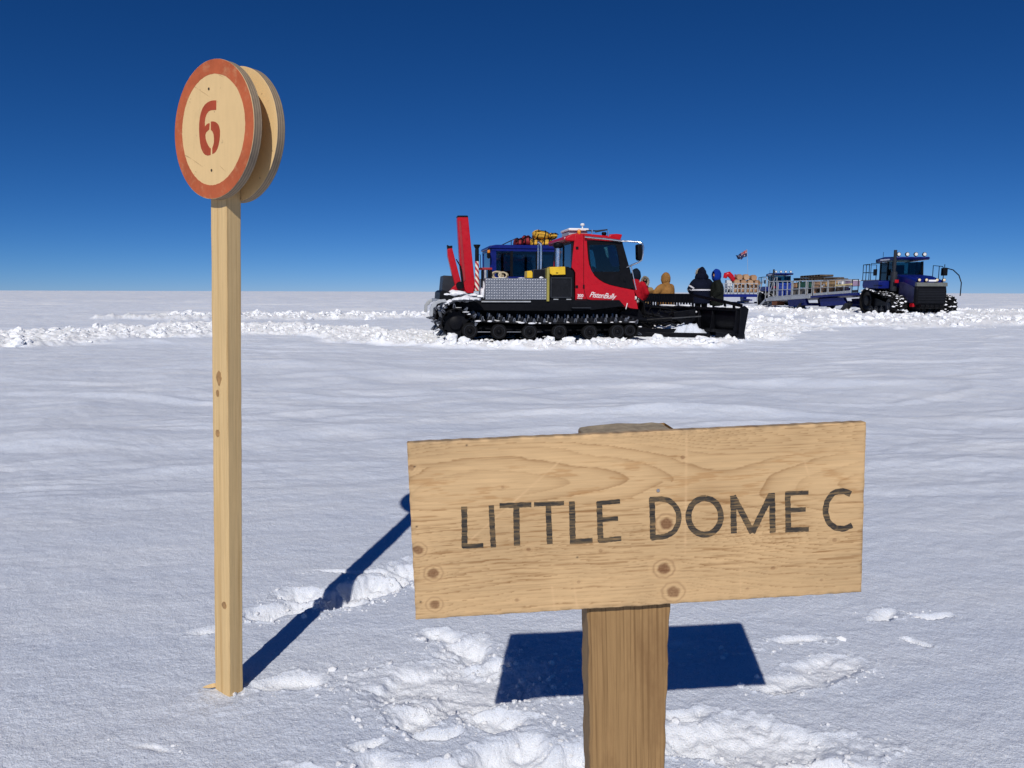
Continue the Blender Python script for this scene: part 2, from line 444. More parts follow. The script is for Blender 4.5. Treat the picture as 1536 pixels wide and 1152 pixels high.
_ico = None
def ico(sub):
    bm = bmesh.new(); bmesh.ops.create_icosphere(bm, subdivisions=sub, radius=1.0)
    V = np.array([v.co[:] for v in bm.verts]); F = np.array([[v.index for v in f.verts] for f in bm.faces]); bm.free(); return V, F
def clods(name, P3, size, sub, seed, label=None):
    g = np.random.default_rng(seed); V0, F0 = ico(sub); n, k = len(P3), len(V0)
    rad = size[:, None] * (0.72 + 0.5 * g.random((n, k)))
    a = g.random(n) * 6.283; ca, sa = np.cos(a)[:, None], np.sin(a)[:, None]
    sx, sy, sz = (0.7 + 0.8 * g.random((n, 1))), (0.7 + 0.6 * g.random((n, 1))), (0.5 + 0.5 * g.random((n, 1)))
    x = V0[None, :, 0] * rad * sx; y = V0[None, :, 1] * rad * sy; z = V0[None, :, 2] * rad * sz
    W = np.stack([x * ca - y * sa, x * sa + y * ca, z], -1) + P3[:, None, :]
    F = (F0[None] + (np.arange(n) * k)[:, None, None]).reshape(-1, 3)
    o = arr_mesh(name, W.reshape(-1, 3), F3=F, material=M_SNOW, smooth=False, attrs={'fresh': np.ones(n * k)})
    tag(o, kind='stuff'); return o

def scatter_clods():
    Ps, Ss = [], []
    for ti, (pts, hw, amt) in enumerate(TRACKS):
        seg = [math.dist(a, b) for a, b in zip(pts[:-1], pts[1:])]
        for (a, b), L in zip(zip(pts[:-1], pts[1:]), seg):
            dens = (30, 28, 75, 14, 34, 16, 12, 12)[ti]
            n = int(min(L, 60) * dens * hw)
            t = nrg.random(n); off = nrg.normal(0, 0.62, n) * hw
            dx, dy = (b[0] - a[0]) / L, (b[1] - a[1]) / L
            x = a[0] + (b[0] - a[0]) * t - dy * off; y = a[1] + (b[1] - a[1]) * t + dx * off
            s = np.exp(nrg.normal(math.log((0.022, .022, .026, .048, .024, .034, .042, .04)[ti]), 0.78, n)); s = np.clip(s, 0.012, 0.15)
            Ps.append(np.stack([x, y, s * 0], -1)); Ss.append(s)
    Pm = np.concatenate(Ps); S = np.concatenate(Ss)
    mk = track_mask(Pm[:, 0], Pm[:, 1]); keep = (nrg.random(len(S)) < mk * 0.95 + 0.06) & (Pm[:, 1] > 12)
    Pm, S, mk = Pm[keep], S[keep], mk[keep]
    S = np.where(mk < 0.3, S * 0.75, S)
    z, _ = height(Pm[:, 0], Pm[:, 1]); Pm[:, 2] = z + S * 0.25
    bigm = S > 0.055
    # loose crumbs kicked out round the trodden hollows
    cp, cs = [], []
    for (hx, hy, a, b_, t, dep, lump) in HOLES:
        n = int(1500 * a * b_ / .012 * min(1.0, dep / .05) * .045) + 3
        q = nrg.uniform(.55, 1.55, n); an = nrg.uniform(0, 6.283, n); an = np.where(np.sin(an) > 0.2, an + 3.1416 * (nrg.random(n) < .6), an)
        u_, v_ = q * a * np.cos(an), q * b_ * np.sin(an); ct, st = math.cos(t), math.sin(t)
        cp.append(np.stack([hx + ct * u_ - st * v_, hy + st * u_ + ct * v_, 0 * q], -1)); cs.append(np.clip(np.exp(nrg.normal(math.log(.0034), .6, n)), .0016, .014))
    cp, cs = np.concatenate(cp), np.concatenate(cs); zc, fc = height(cp[:, 0], cp[:, 1]); cp[:, 2] = zc + cs * .2
    clods('snow_crumbs', cp, cs, 1, 6)
    clods('snow_rubble', Pm[~bigm], S[~bigm], 1, 3)
    clods('snow_blocks', Pm[bigm], S[bigm], 2, 4)
scatter_clods()
# ================================================================== THE TWO WOODEN SIGNS
def wood_attr_mat(name, rough=0.62, fibre=(4, 260, 260), bstr=0.25):
    """grain and knots come from the mesh, fine fibres from noise along local x"""
    b = NB(name)
    at = b.new('ShaderNodeAttribute', attribute_name='grain')
    f = b.noise(1.0, 4, 0.65, stretch=fibre)
    fc = b.ramp(f, [(0.3, (0.84,)), (0.62, (1.06,))])
    c = b.mix(0.7, at.outputs['Color'], fc, 'MULTIPLY')
    b.set(Base_Color=c, Roughness=rough, Specular_IOR_Level=0.3)
    b.bump(f, bstr, 0.002)
    return b.m
def wood_mat(name, light, dark, along='z', rings=38, rough=0.65, stain=None):
    b = NB(name)
    st = {'z': (1, 1, 0.014), 'x': (0.014, 1, 1)}[along]; fine = {'z': (90, 90, 3), 'x': (3, 90, 90)}[along]
    n = b.noise(rings, 3, 0.55, stretch=st)
    f = b.noise(1.0, 4, 0.7, stretch=tuple(q * 2 for q in fine))
    c = b.ramp(n, [(0.36, dark), (0.50, light), (0.60, tuple(x * 1.06 for x in light)), (0.72, tuple(0.5 * (x + y) for x, y in zip(light, dark)))])
    c = b.mix(0.6, c, b.ramp(f, [(0.3, (0.78,)), (0.65, (1.05,))]), 'MULTIPLY')
    if stain:
        s_ = b.noise(7, 5, 0.65, stretch={'z': (1.6, 1.6, 0.5), 'x': (.5, 1.6, 1.6)}[along])
        c = b.mix(b.ramp(s_, [(0.52, (0,)), (0.75, (0.75,))]), c, stain)
    b.set(Base_Color=c, Roughness=rough, Specular_IOR_Level=0.3)
    b.bump(f, 0.3, 0.0015)
    return b.m

M_CHAR = None
def char_mat():
    b = NB('worn_black_marker')
    f = b.noise(1.0, 4, 0.7, stretch=(16, 210, 210)); g = b.noise(34, 3, 0.6)
    c = b.ramp(f, [(0.32, (0.020, 0.019, 0.020)), (0.46, (0.050, 0.044, 0.038)), (0.55, (0.125, 0.090, 0.052)), (0.68, (0.26, 0.17, 0.085))])
    c = b.mix(b.ramp(g, [(0.56, (0,)), (0.74, (0.5,))]), c, (0.28, 0.175, 0.08))
    b.set(Base_Color=c, Roughness=0.8, Specular_IOR_Level=0.15)
    return b.m

# ---------------------------------------------------------- name sign
TL, TR, BR, BL = P(612, 664, 1.358), P(1296, 634, 1.424), P(1296, 888, 1.422), P(622, 930, 1.362)
ux = ((TR - TL) + (BR - BL)).normalized()
uz = ((TL - BL) + (TR - BR)); uz = (uz - ux * uz.dot(ux)).normalized(); uy = uz.cross(ux)     # uy points away from the viewer
BW, BH, BT = ((TR - TL).length + (BR - BL).length) / 2, ((TL - BL).length + (TR - BR).length) / 2, 0.021
SO = (TL + TR + BR + BL) / 4 - ux * BW / 2 - uz * BH / 2                # lower left corner, front face
SM = Matrix(((ux.x, uy.x, uz.x, SO.x), (ux.y, uy.y, uz.y, SO.y), (ux.z, uy.z, uz.z, SO.z), (0, 0, 0, 1)))
SI = SM.inverted()
def sp_px(px, py):
    p = SI @ on_plane(px, py, SO, uy); return (p.x, p.z)
sp = sp_px
sign = thing('name_sign', 'wide pale wooden board hand lettered LITTLE DOME C on a thick stub post', 'sign')
sign.matrix_world = SM

KNOTS = [(627, 825, 11, .9), (650, 860, 12, .9), (652, 907, 11, .85), (616, 702, 8, .7), (1000, 786, 15, 1), (996, 853, 14, 1), (1010, 888, 15, .85),
         (1024, 686, 5, .8), (793, 824, 5, .7), (901, 826, 4.5, .6), (868, 873, 4.5, .6), (775, 900, 5, .6), (1160, 852, 5, .6), (1121, 883, 4, .5), (1232, 870, 4, .5), (1252, 810, 5.5, .6), (754, 731, 4, .5), (1140, 790, 4, .5)]
def board_colour(U, V):
    q_ = BW / 0.75; U = U / q_; V = V / q_; BW_, BH_ = 0.75, BH / q_     # grain laid out on a 0.75 m plank, then scaled
    sp = lambda px, py: tuple(w / q_ for w in sp_px(px, py))
    sw = BW_ / 684.0
    # ring field of a plain sawn plank: the pith lies behind its upper third and runs slightly askew
    feather = 0.0016 * fbm(U / 0.035, V / 0.0016, 2, 52)
    wv = 0.007 * fbm(U / 0.30, V / 0.14, 2, 51) + 0.0022 * fbm(U / 0.07, V / 0.03, 2, 50) + feather
    v0 = 0.205 + 0.018 * np.sin(U * 6.0 + 0.4)
    dep = 0.016 + 0.052 * (0.5 + 0.5 * np.cos((U - 0.50) * 9.0)) + 0.010 * gnoise(U / 0.21, U * 0 + 3.3, 53)
    q = np.sqrt((V - v0 + wv) ** 2 + dep ** 2)
    light = np.zeros_like(U); dark = np.zeros_like(U); core = np.zeros_like(U)
    for (kx, ky, r, a) in KNOTS:
        ku, kv = sp(kx, ky); r = r * sw
        dx, dy = (U - ku) / (1.15 * r), (V - kv) / r
        rr = np.sqrt(dx * dx + dy * dy) + 0.10 * gnoise(U / 0.009, V / 0.009, 60)
        q = q + 0.8 * r * np.sign(V - kv + 1e-9) * np.exp(-((U - ku) / (2.8 * r)) ** 2) * np.exp(-np.abs(V - kv) / (2.0 * r)) * np.where(V > v0, -1, 1)
        big = r > 9 * sw
        dark = np.maximum(dark, a * (1 - sstep(0.42, 0.72, rr)) * (0.80 + 0.20 * gnoise(U / .003, V / .003, 66)) * (1 if big else .75))
        core = np.maximum(core, a * np.exp(-((rr - 1.02) / 0.10) ** 2) * (0.38 if big else .15))
        light = np.maximum(light, a * (1 - sstep(1.0, 2.0, rr)) * sstep(0.55, 0.8, rr))
    ph = q / (0.0150 - 0.0085 * sstep(0.045, 0.10, np.abs(V - v0))) + 0.35 * gnoise(U / 0.5, V / 0.03, 58)
    fr = ph - np.floor(ph)
    strength = 0.35 + 0.65 * sstep(-0.35, 0.35, gnoise(np.floor(ph) * 1.7 + 0.3, U / 0.5, 56))
    line = ((fr ** 7) + 0.28 * fr ** 2) * (1 - sstep(0.955, 1.0, fr)) * strength
    midz = sstep(.03, .075, V) * (1 - sstep(.165, .20, V))
    thin = sstep(0.12, 0.62, fbm(U / 0.11, (V + wv * .5) / 0.0034, 2, 61)) * (0.09 + 0.42 * midz)
    patch = sstep(0.28, 0.62, fbm(U / 0.085, V / 0.018, 3, 62) + 0.5 * feather / .0016) * 0.42 * sstep(0.15, 0.19, V) * (1 - sstep(.235, .26, V))
    base = np.array((0.575, 0.385, 0.195)); late = np.array((0.24, 0.115, 0.036)); kn = np.array((0.150, 0.058, 0.022)); halo = np.array((0.62, 0.41, 0.205))
    c = base[None, None] * (1 + 0.12 * fbm(U / 0.25, V / 0.12, 2, 63) + .05 * fbm(U / .05, V / .01, 2, 64))[..., None]
    def mixc(c, k, f): return c * (1 - f[..., None]) + k[None, None] * f[..., None]
    c = mixc(c, late, np.clip(line * 0.62 + thin, 0, .8)); c = mixc(c, np.array((0.36, 0.17, 0.05)), patch)
    c = mixc(c, halo, light * 0.5); c = mixc(c, kn, np.clip(dark, 0, 1)); c = mixc(c, kn, np.clip(core, 0, 1))
    # pale saw scratches, dark nicks, grime near the edges
    for (a, b, w) in (((842, 690), (700, 815), .9), ((1030, 640), (1028, 830), 1.2), ((828, 880), (832, 916), 1), ((862, 882), (866, 915), 1), ((1110, 850), (1111, 890), .8), ((1206, 690), (1214, 715), 1)):
        (au, av), (bu, bv) = sp(*a), sp(*b); L2 = (bu - au) ** 2 + (bv - av) ** 2
        t = np.clip(((U - au) * (bu - au) + (V - av) * (bv - av)) / L2, 0, 1)
        dd = np.hypot(U - au - t * (bu - au), V - av - t * (bv - av))
        c = mixc(c, np.array((0.70, 0.47, 0.25)), np.exp(-(dd / (0.0018 * w)) ** 2) * (0.35 + 0.3 * gnoise(U / .02, V / .02, 70)).clip(0, 1))
    for (kx, ky) in ((622, 700), (625, 790), (631, 903), (866, 836), (700, 668)):
        ku, kv = sp(kx, ky); c = mixc(c, np.array((.03, .02, .015)), np.exp(-(((U - ku) / .0018) ** 2 + ((V - kv) / .0014) ** 2)))
    ed = np.minimum(np.minimum(U, BW_ - U), np.minimum(V, BH_ - V))
    c = c * (1 - 0.35 * np.exp(-(ed / 0.0035)) * sstep(-.3, .3, gnoise(U / .02, V / .02, 71)))[..., None]
    return np.clip(c, 0.01, 1)

def make_board():
    nu, nv = 520, 200
    u = np.linspace(0, BW, nu); v = np.linspace(0, BH, nv)
    U, V = np.meshgrid(u, v, indexing='ij')
    C = board_colour(U, V)
    # slightly worn outline, sheets for front and back, a strip round the edge
    ou = np.clip(U, 0, BW); W = 0.0012 * gnoise(U / .05, V / .05, 80) + 0.0015 * np.sin(U * 4)
    edge = np.exp(-np.minimum(np.minimum(U, BW - U), np.minimum(V, BH - V)) / 0.0016) * 0.0016
    jig = 0.0009 * gnoise(U / 0.018, V / 0.018, 81)
    Uj = U + np.where((U < 1e-6) | (U > BW - 1e-6), jig, 0); Vj = V + np.where((V < 1e-6) | (V > BH - 1e-6), jig, 0)
    grain = C.mean(-1); dep = (0.35 - grain).clip(0, .3) * 0.0022
    front = np.stack([Uj, edge + dep, Vj], -1).reshape(-1, 3); back = np.stack([Uj, np.full_like(U, BT), Vj], -1).reshape(-1, 3)
    n = nu * nv; i, j = np.meshgrid(np.arange(nu - 1), np.arange(nv - 1), indexing='ij')
    q = np.stack([i * nv + j, (i + 1) * nv + j, (i + 1) * nv + j + 1, i * nv + j + 1], -1).reshape(-1, 4)
    loop = [k * nv for k in range(nu)] + [(nu - 1) * nv + k for k in range(1, nv)] + [k * nv + nv - 1 for k in range(nu - 2, -1, -1)] + [k for k in range(nv - 2, 0, -1)]
    loop = np.array(loop); l2 = np.roll(loop, -1)
    F = np.concatenate([q, q[:, ::-1] + n, np.stack([loop, loop + n, l2 + n, l2], -1)])
    Cb = C.reshape(-1, 3)
    o = arr_mesh('board', np.concatenate([front, back]), F4=F, material=wood_attr_mat('plank_wood'), attrs={'grain': np.concatenate([Cb, Cb * 0.55 + 0.08])})
    o.data.set_sharp_from_angle(angle=R(50)); o.parent = sign
    return o
board = make_board()
M_CHAR = char_mat()

def strokes(name, segs, mat_, parent, y=-0.0004, th=0.0012):
    """brush strokes as ribbons with slightly uneven edges: [(points, width px)]"""
    mb = MB(); sw = BW / 684.0; g = random.Random(5)
    for si, (pts, w) in enumerate(segs):
        P2 = [sp(*p) for p in pts]; w = w * sw
        den = []
        for a, b in zip(P2[:-1], P2[1:]):
            L = math.dist(a, b); k = max(2, int(L / 0.004))
            den += [(a[0] + (b[0] - a[0]) * t / k, a[1] + (b[1] - a[1]) * t / k) for t in range(k)]
        den.append(P2[-1])
        for _ in range(2 if len(P2) > 3 else 0):
            den = [den[0]] + [((a[0] + 2 * b[0] + c[0]) / 4, (a[1] + 2 * b[1] + c[1]) / 4) for a, b, c in zip(den[:-2], den[1:-1], den[2:])] + [den[-1]]
        l, r_ = [], []
        for i, p in enumerate(den):
            a, b = den[max(0, i - 1)], den[min(len(den) - 1, i + 1)]; dx, dy = b[0] - a[0], b[1] - a[1]; L = math.hypot(dx, dy) or 1
            nx, ny = -dy / L, dx / L
            wa, wb = (w / 2 * (1 + 0.10 * g.uniform(-1, 1)) for _ in (0, 1))
            l.append((p[0] + nx * wa, p[1] + ny * wa)); r_.append((p[0] - nx * wb, p[1] - ny * wb))
        yy = y - si * 0.00004
        vs = [Vector((a, yy, b)) for a, b in l] + [Vector((a, yy, b)) for a, b in r_] + [Vector((a, yy + th, b)) for a, b in l] + [Vector((a, yy + th, b)) for a, b in r_]
        n = len(l); fs = [(i, i + 1, n + i + 1, n + i) for i in range(n - 1)]
        fs += [(i, 2 * n + i, 2 * n + i + 1, i + 1) for i in range(n - 1)] + [(n + i, n + i + 1, 3 * n + i + 1, 3 * n + i) for i in range(n - 1)]
        fs += [(0, n, 3 * n, 2 * n), (n - 1, 3 * n - 1, 4 * n - 1, 2 * n - 1)]
        mb.add(vs, fs)
    return mb.build(name, mat_, parent, smooth=0)
LET = [
 ([(696.3, 760), (697, 822)], 8.5), ([(694, 819.6), (725, 818)], 7), ([(737, 758), (740, 821)], 8), ([(749.3, 758.4), (797, 756.8)], 7.5), ([(774.4, 760), (775.6, 818.5)], 9),
 ([(801, 756.2), (846, 754.6)], 6.5), ([(822.4, 757.5), (824.5, 815.8)], 8.5), ([(857.8, 752), (859.2, 815.6)], 8.8), ([(856.5, 812.6), (888.8, 810)], 7.5),
 ([(898.8, 752.5), (900.8, 812.6)], 8.5), ([(895.5, 754.8), (930, 751.8)], 6.5), ([(899, 779.8), (927, 777.6)], 7), ([(898, 811), (931.8, 807.6)], 7.2),
 ([(977.8, 747), (979.6, 809)], 8.5), ([(974.5, 749), (992, 748), (1005, 751), (1014, 760), (1018.6, 771), (1018, 785), (1011, 798), (997, 805), (977, 806.8)], 8),
 ([(1057 + 24.5 * math.cos(t * math.pi / 14 + 1.5) , 774.5 - 27.5 * math.sin(t * math.pi / 14 + 1.5)) for t in range(29)], 9),
 ([(1099.8, 743.5), (1100.6, 799.8)], 9), ([(1099.6, 744), (1128.6, 799)], 9), ([(1128.2, 799), (1157, 741)], 9), ([(1158, 739.5), (1159, 798.8)], 9),
 ([(1181.4, 738.5), (1182.4, 797)], 8.5), ([(1178, 740.4), (1212.5, 738.6)], 6.5), ([(1182, 765.2), (1208.3, 764)], 7), ([(1178, 795), (1213, 793.4)], 7),
 ([(1276, 741), (1264, 735.8), (1250.5, 738.4), (1241, 750), (1237.8, 766.5), (1241.5, 782), (1253, 792.4), (1266.6, 793.4), (1278, 787.4)], 8.8)]
strokes('lettering', LET[:13], M_CHAR, sign)['label'] = 'hand drawn word LITTLE'
strokes('lettering', LET[13:24], M_CHAR, sign)['label'] = 'hand drawn word DOME'
strokes('lettering', LET[24:], M_CHAR, sign)['label'] = 'hand drawn letter C'
M_STEEL = mat('zinc_steel', (0.42, 0.42, 0.44), 0.4, 0.8)
u_, v_ = sp(987, 735.5)
sc = MB().lathe([(0.0035, -0.0008), (0.0035, -0.0014), (0.0027, -0.0024), (0.0012, -0.0024), (0.0010, -0.0012)], (u_, 0, v_), 'y', 14); sc.build('screw', M_STEEL, sign)

# thick stub post behind the board
M_OLD = wood_mat('weathered_timber', (0.315, 0.190, 0.080), (0.215, 0.122, 0.048), 'z', 170, 0.75, stain=(0.17, 0.088, 0.034))
M_CUT = mat('weathered_end_grain', (0.36, 0.29, 0.195), 0.85, var=0.35, scale=45, bump=0.5, bscale=300)
def make_stub():
    def wpt(px, py, dy=0.0):
        p = SI @ on_plane(px, py, SO + uy * (BT + 0.002), uy); return Vector((p.x, BT + 0.002 + dy, p.z))
    tl, tr, bl, br = wpt(878, 655), wpt(1014, 655), wpt(886, 1152), wpt(997, 1152)
    dl, dr = (bl - tl), (br - tr)
    def side(t0, dd, z): s = (z - t0.z) / dd.z; return t0.x + dd.x * s
    depth = 0.085
    ztop_l = wpt(880, 656).z; ztop_r = wpt(1005, 646).z
    zb = ztop_l - 1.15
    rows = []
    nz = 60
    for i in range(nz + 1):
        t = i / nz
        xl, xr = side(tl, dl, ztop_l + (zb - ztop_l) * t), side(tr, dr, ztop_r + (zb - ztop_r) * t)
        zl, zr = ztop_l + (zb - ztop_l) * t, ztop_r + (zb - ztop_r) * t
        ch = 0.006
        nk = 0.0035 * max(0, 1 - abs(t - .245) / .012)
        jr = 0.0008 * math.sin(i * 2.1) + 0.0012 * math.sin(i * .77)
        y0 = BT + 0.002; ring = []
        for (fx, fy) in ((0, ch), (ch * .8, 0), (None, 0), (1, ch * .6), (1, depth), (0, depth)):
            if fx is None: x, z = xr - ch * .4 - nk + jr, zr
            elif fx == 1: x, z = xr - nk + jr, zr
            else: x, z = xl + fx - jr, zl
            ring.append(Vector((x, y0 + fy, z)))
        rows.append(ring)
    mb = MB(); vs = [v for r_ in rows for v in r_]; n = 6
    fs = [(i * n + k, i * n + (k + 1) % n, (i + 1) * n + (k + 1) % n, (i + 1) * n + k) for i in range(nz) for k in range(n)]
    mb.add(vs, fs + [tuple(nz * n + k for k in range(n))])
    post = mb.build('post', M_OLD, sign, smooth=30)
    # its rough sawn top: rises to the right, rounded off
    mb = MB(); y0 = BT + 0.003; a, b = rows[0][0].x, rows[0][3].x; w = b - a
    prof = [(a, ztop_l - .002), (a + .002, ztop_l + .004), (a + w * .12, ztop_l + .0062), (a + w * .45, ztop_l + .0095), (a + w * .72, ztop_r + .001), (a + w * .85, ztop_r + .0025), (b - .006, ztop_r - .001), (b, ztop_r - .009), (b, ztop_r - .03), (a, ztop_l - .03)]
    mb.prism(prof, y0, y0 + depth - .002); mb.build('post_top', M_CUT, sign, bevel=0.0012)
make_stub()

# ---------------------------------------------------------- marker post with the two discs
B0 = G(343.5, 1026); T0 = P(338.5, 300, B0.y)
ax = (T0 - B0).normalized()
nh = Vector((math.sin(R(-35.3)), -math.cos(R(-35.3)), 0)); nrm = (nh - ax * nh.dot(ax)).normalized()     # the discs face this way
sx = ax.cross(nrm).normalized()                                                                    # to the right, seen from the front
DT, GAP = 0.026, 0.050
marker = thing('marker_post', 'tall pale wooden post carrying two round boards, the front one numbered 6 in red', 'marker')
MM = Matrix(((sx.x, -nrm.x, ax.x, B0.x), (sx.y, -nrm.y, ax.y, B0.y), (sx.z, -nrm.z, ax.z, B0.z), (0, 0, 0, 1)))
marker.matrix_world = MM; MI = MM.inverted()        # local: x right, y away through the discs, z up the post
yf = -GAP / 2 - DT                                  # front face of the front disc
def mp_(px, py, y=yf):
    o = MM @ Vector((0, y, 0)); n = MM.to_3x3() @ Vector((0, 1, 0)); p = MI @ on_plane(px, py, o, n); return (p.x, p.z)
cx, cz = mp_(318.5, 193)
_, zt = mp_(322, 87.5); _, zb_ = mp_(316, 298.5); DR = (zt - zb_) / 2; cz = (zt + zb_) / 2
pw = 0.078
M_PINE = wood_mat('planed_pine', (0.64, 0.45, 0.215), (0.52, 0.335, 0.14), 'z', 55, 0.55)
M_KNOT = mat('pine_knot', (0.34, 0.195, 0.075), 0.6, var=0.3, scale=60)
mb = MB(); ztop = cz + 0.15
pts = [(-pw / 2, -GAP / 2 + .001), (pw / 2, -GAP / 2 + .001), (pw / 2, GAP / 2 - .001), (-pw / 2, GAP / 2 - .001)]
nseg = 48; vs = []; g_ = random.Random(3)
for i in range(nseg + 1):
    z = -0.25 + (ztop + 0.25) * i / nseg
    for (x, y) in pts: vs.append(Vector((x + g_.uniform(-.0006, .0006), y + g_.uniform(-.0006, .0006), z)))
fs = [(i * 4 + k, i * 4 + (k + 1) % 4, (i + 1) * 4 + (k + 1) % 4, (i + 1) * 4 + k) for i in range(nseg) for k in range(4)] + [(0, 1, 2, 3), tuple(nseg * 4 + k for k in range(4))]
mb.add(vs, fs); post = mb.build('post', M_PINE, marker, bevel=0.002)
# knots show on the two faces towards the path
def knot_front(px, py, rx, rz, seed):
    x, z = mp_(px, py, -GAP / 2); g = random.Random(seed)
    pl = [(x + rx * math.cos(a) * (1 + .15 * g.uniform(-1, 1)), z + rz * math.sin(a) * (1 + .15 * g.uniform(-1, 1))) for a in [k * math.pi / 8 for k in range(16)]]
    return pl
for (px, py, rx, rz, s_) in ((326, 650, .010, .012, 1), (328, 567, .012, .022, 2), (326, 590, .007, .011, 3), (336, 908, .012, .012, 4)):
    MB().prism(knot_front(px, py, rx, rz, s_), -GAP / 2 + .0002, -GAP / 2 + .0012).build('knot', M_KNOT, marker, smooth=0)
o_ = MM @ Vector((pw / 2, 0, 0)); n_ = MM.to_3x3() @ Vector((1, 0, 0))
q = MI @ on_plane(354, 911, o_, n_)
kb = MB().prism([(q.y + .014 * math.cos(a), q.z + .012 * math.sin(a)) for a in [k * math.pi / 8 for k in range(16)]], pw / 2 - .0012, pw / 2 - .0002, plane='yz')
kb.build('knot', M_KNOT, marker, smooth=0)

def disc_mat(name, col, edge=False):
    b = NB(name)
    n = b.noise(3.0, 6, 0.65); c = b.ramp(n, [(0.3, tuple(x * .92 for x in col)), (0.7, tuple(min(1, x * 1.05) for x in col))])
    n2 = b.noise(1.0, 3, 0.6, stretch=(60, 60, 7)); c = b.mix(0.35, c, b.ramp(n2, [(0.35, (0.86,)), (0.6, (1.0,))]), 'MULTIPLY')
    n3 = b.noise(9, 6, 0.75); c = b.mix(b.ramp(n3, [(0.60, (0,)), (0.78, (0.30,))]), c, (0.42, 0.30, 0.15))
    n4 = b.noise(70, 2, 0.5); c = b.mix(b.ramp(n4, [(0.70, (0,)), (0.76, (0.6,))]), c, (0.25, 0.16, 0.09))
    b.set(Base_Color=c, Roughness=0.6, Specular_IOR_Level=0.3); return b.m
def ply_edge():
    b = NB('plywood_edge'); tc = b.new('ShaderNodeTexCoord'); sepx = b.new('ShaderNodeSeparateXYZ'); b.l.new(tc.outputs['Object'], sepx.inputs[0])
    mm_ = b.new('ShaderNodeMath', operation='MULTIPLY'); mm_.inputs[1].default_value = 1 / 0.0075; b.l.new(sepx.outputs[1], mm_.inputs[0])
    fr_ = b.new('ShaderNodeMath', operation='FRACT'); b.l.new(mm_.outputs[0], fr_.inputs[0])
    c = b.ramp(fr_.outputs[0], [(0.0, (0.20, 0.14, 0.085)), (0.12, (0.40, 0.30, 0.19)), (0.5, (0.33, 0.25, 0.16)), (0.55, (0.22, 0.165, 0.11)), (0.95, (0.27, 0.20, 0.13))])
    n = b.noise(40, 4, 0.7); c = b.mix(0.5, c, b.ramp(n, [(0.3, (0.65,)), (0.65, (1.1,))]), 'MULTIPLY')
    b.set(Base_Color=c, Roughness=0.85); return b.m
M_PLY, M_PLYE = disc_mat('pale_plywood', (0.72, 0.505, 0.245)), ply_edge()
def paint_mat(name, col, wood):
    b = NB(name); n = b.noise(14, 6, 0.7); c = b.ramp(n, [(0.3, tuple(x * .82 for x in col)), (0.7, tuple(min(1, x * 1.18) for x in col))])
    n2 = b.noise(26, 5, 0.75); c = b.mix(b.ramp(n2, [(0.54, (0,)), (0.74, (0.55,))]), c, wood)
    b.set(Base_Color=c, Roughness=0.6, Specular_IOR_Level=0.25); return b.m
M_RING = paint_mat('orange_red_paint', (0.44, 0.105, 0.040), (0.55, 0.28, 0.14)); M_SIX = paint_mat('brick_red_paint', (0.36, 0.062, 0.026), (0.42, 0.14, 0.07))
def disc(y0, y1, first):
    n = 96; mb = MB(); g = random.Random(9 if first else 4)
    rad = [DR * (1 + 0.003 * math.sin(2 * math.pi * k / n * 3 + 1) + 0.0012 * g.uniform(-1, 1)) for k in range(n)]
    c = [(math.cos(2 * math.pi * k / n), math.sin(2 * math.pi * k / n)) for k in range(n)]
    ring = lambda y, s: [Vector((cx + rad[k] * s * c[k][0], y, cz + rad[k] * s * c[k][1])) for k in range(n)]
    vs = ring(y0, 1) + ring(y1, 1) + ring(y0, .8) + ring(y0, .4) + [Vector((cx, y0, cz)), Vector((cx, y1, cz))]
    fs = []
    for k in range(n):
        j = (k + 1) % n
        fs += [(k, n + k, n + j, j), (k, j, 2 * n + j, 2 * n + k), (2 * n + k, 2 * n + j, 3 * n + j, 3 * n + k), (3 * n + k, 3 * n + j, 4 * n), (n + k, 4 * n + 1, n + j)]
    mb.add(vs, fs); o = mb.build('disc', M_PLY, marker, smooth=30)
    o.data.materials.append(M_PLYE)
    for p in o.data.polygons:
        if abs(p.normal.y) < 0.5: p.material_index = 1
    bv = o.modifiers.new('bevel', 'BEVEL'); bv.width = .0012; bv.segments = 2; bv.limit_method = 'ANGLE'; bv.angle_limit = R(50)
    return o
dfront = disc(yf, -GAP / 2, True); dback = disc(GAP / 2, GAP / 2 + DT, False)
dfront['label'] = 'front disc with a painted orange ring'
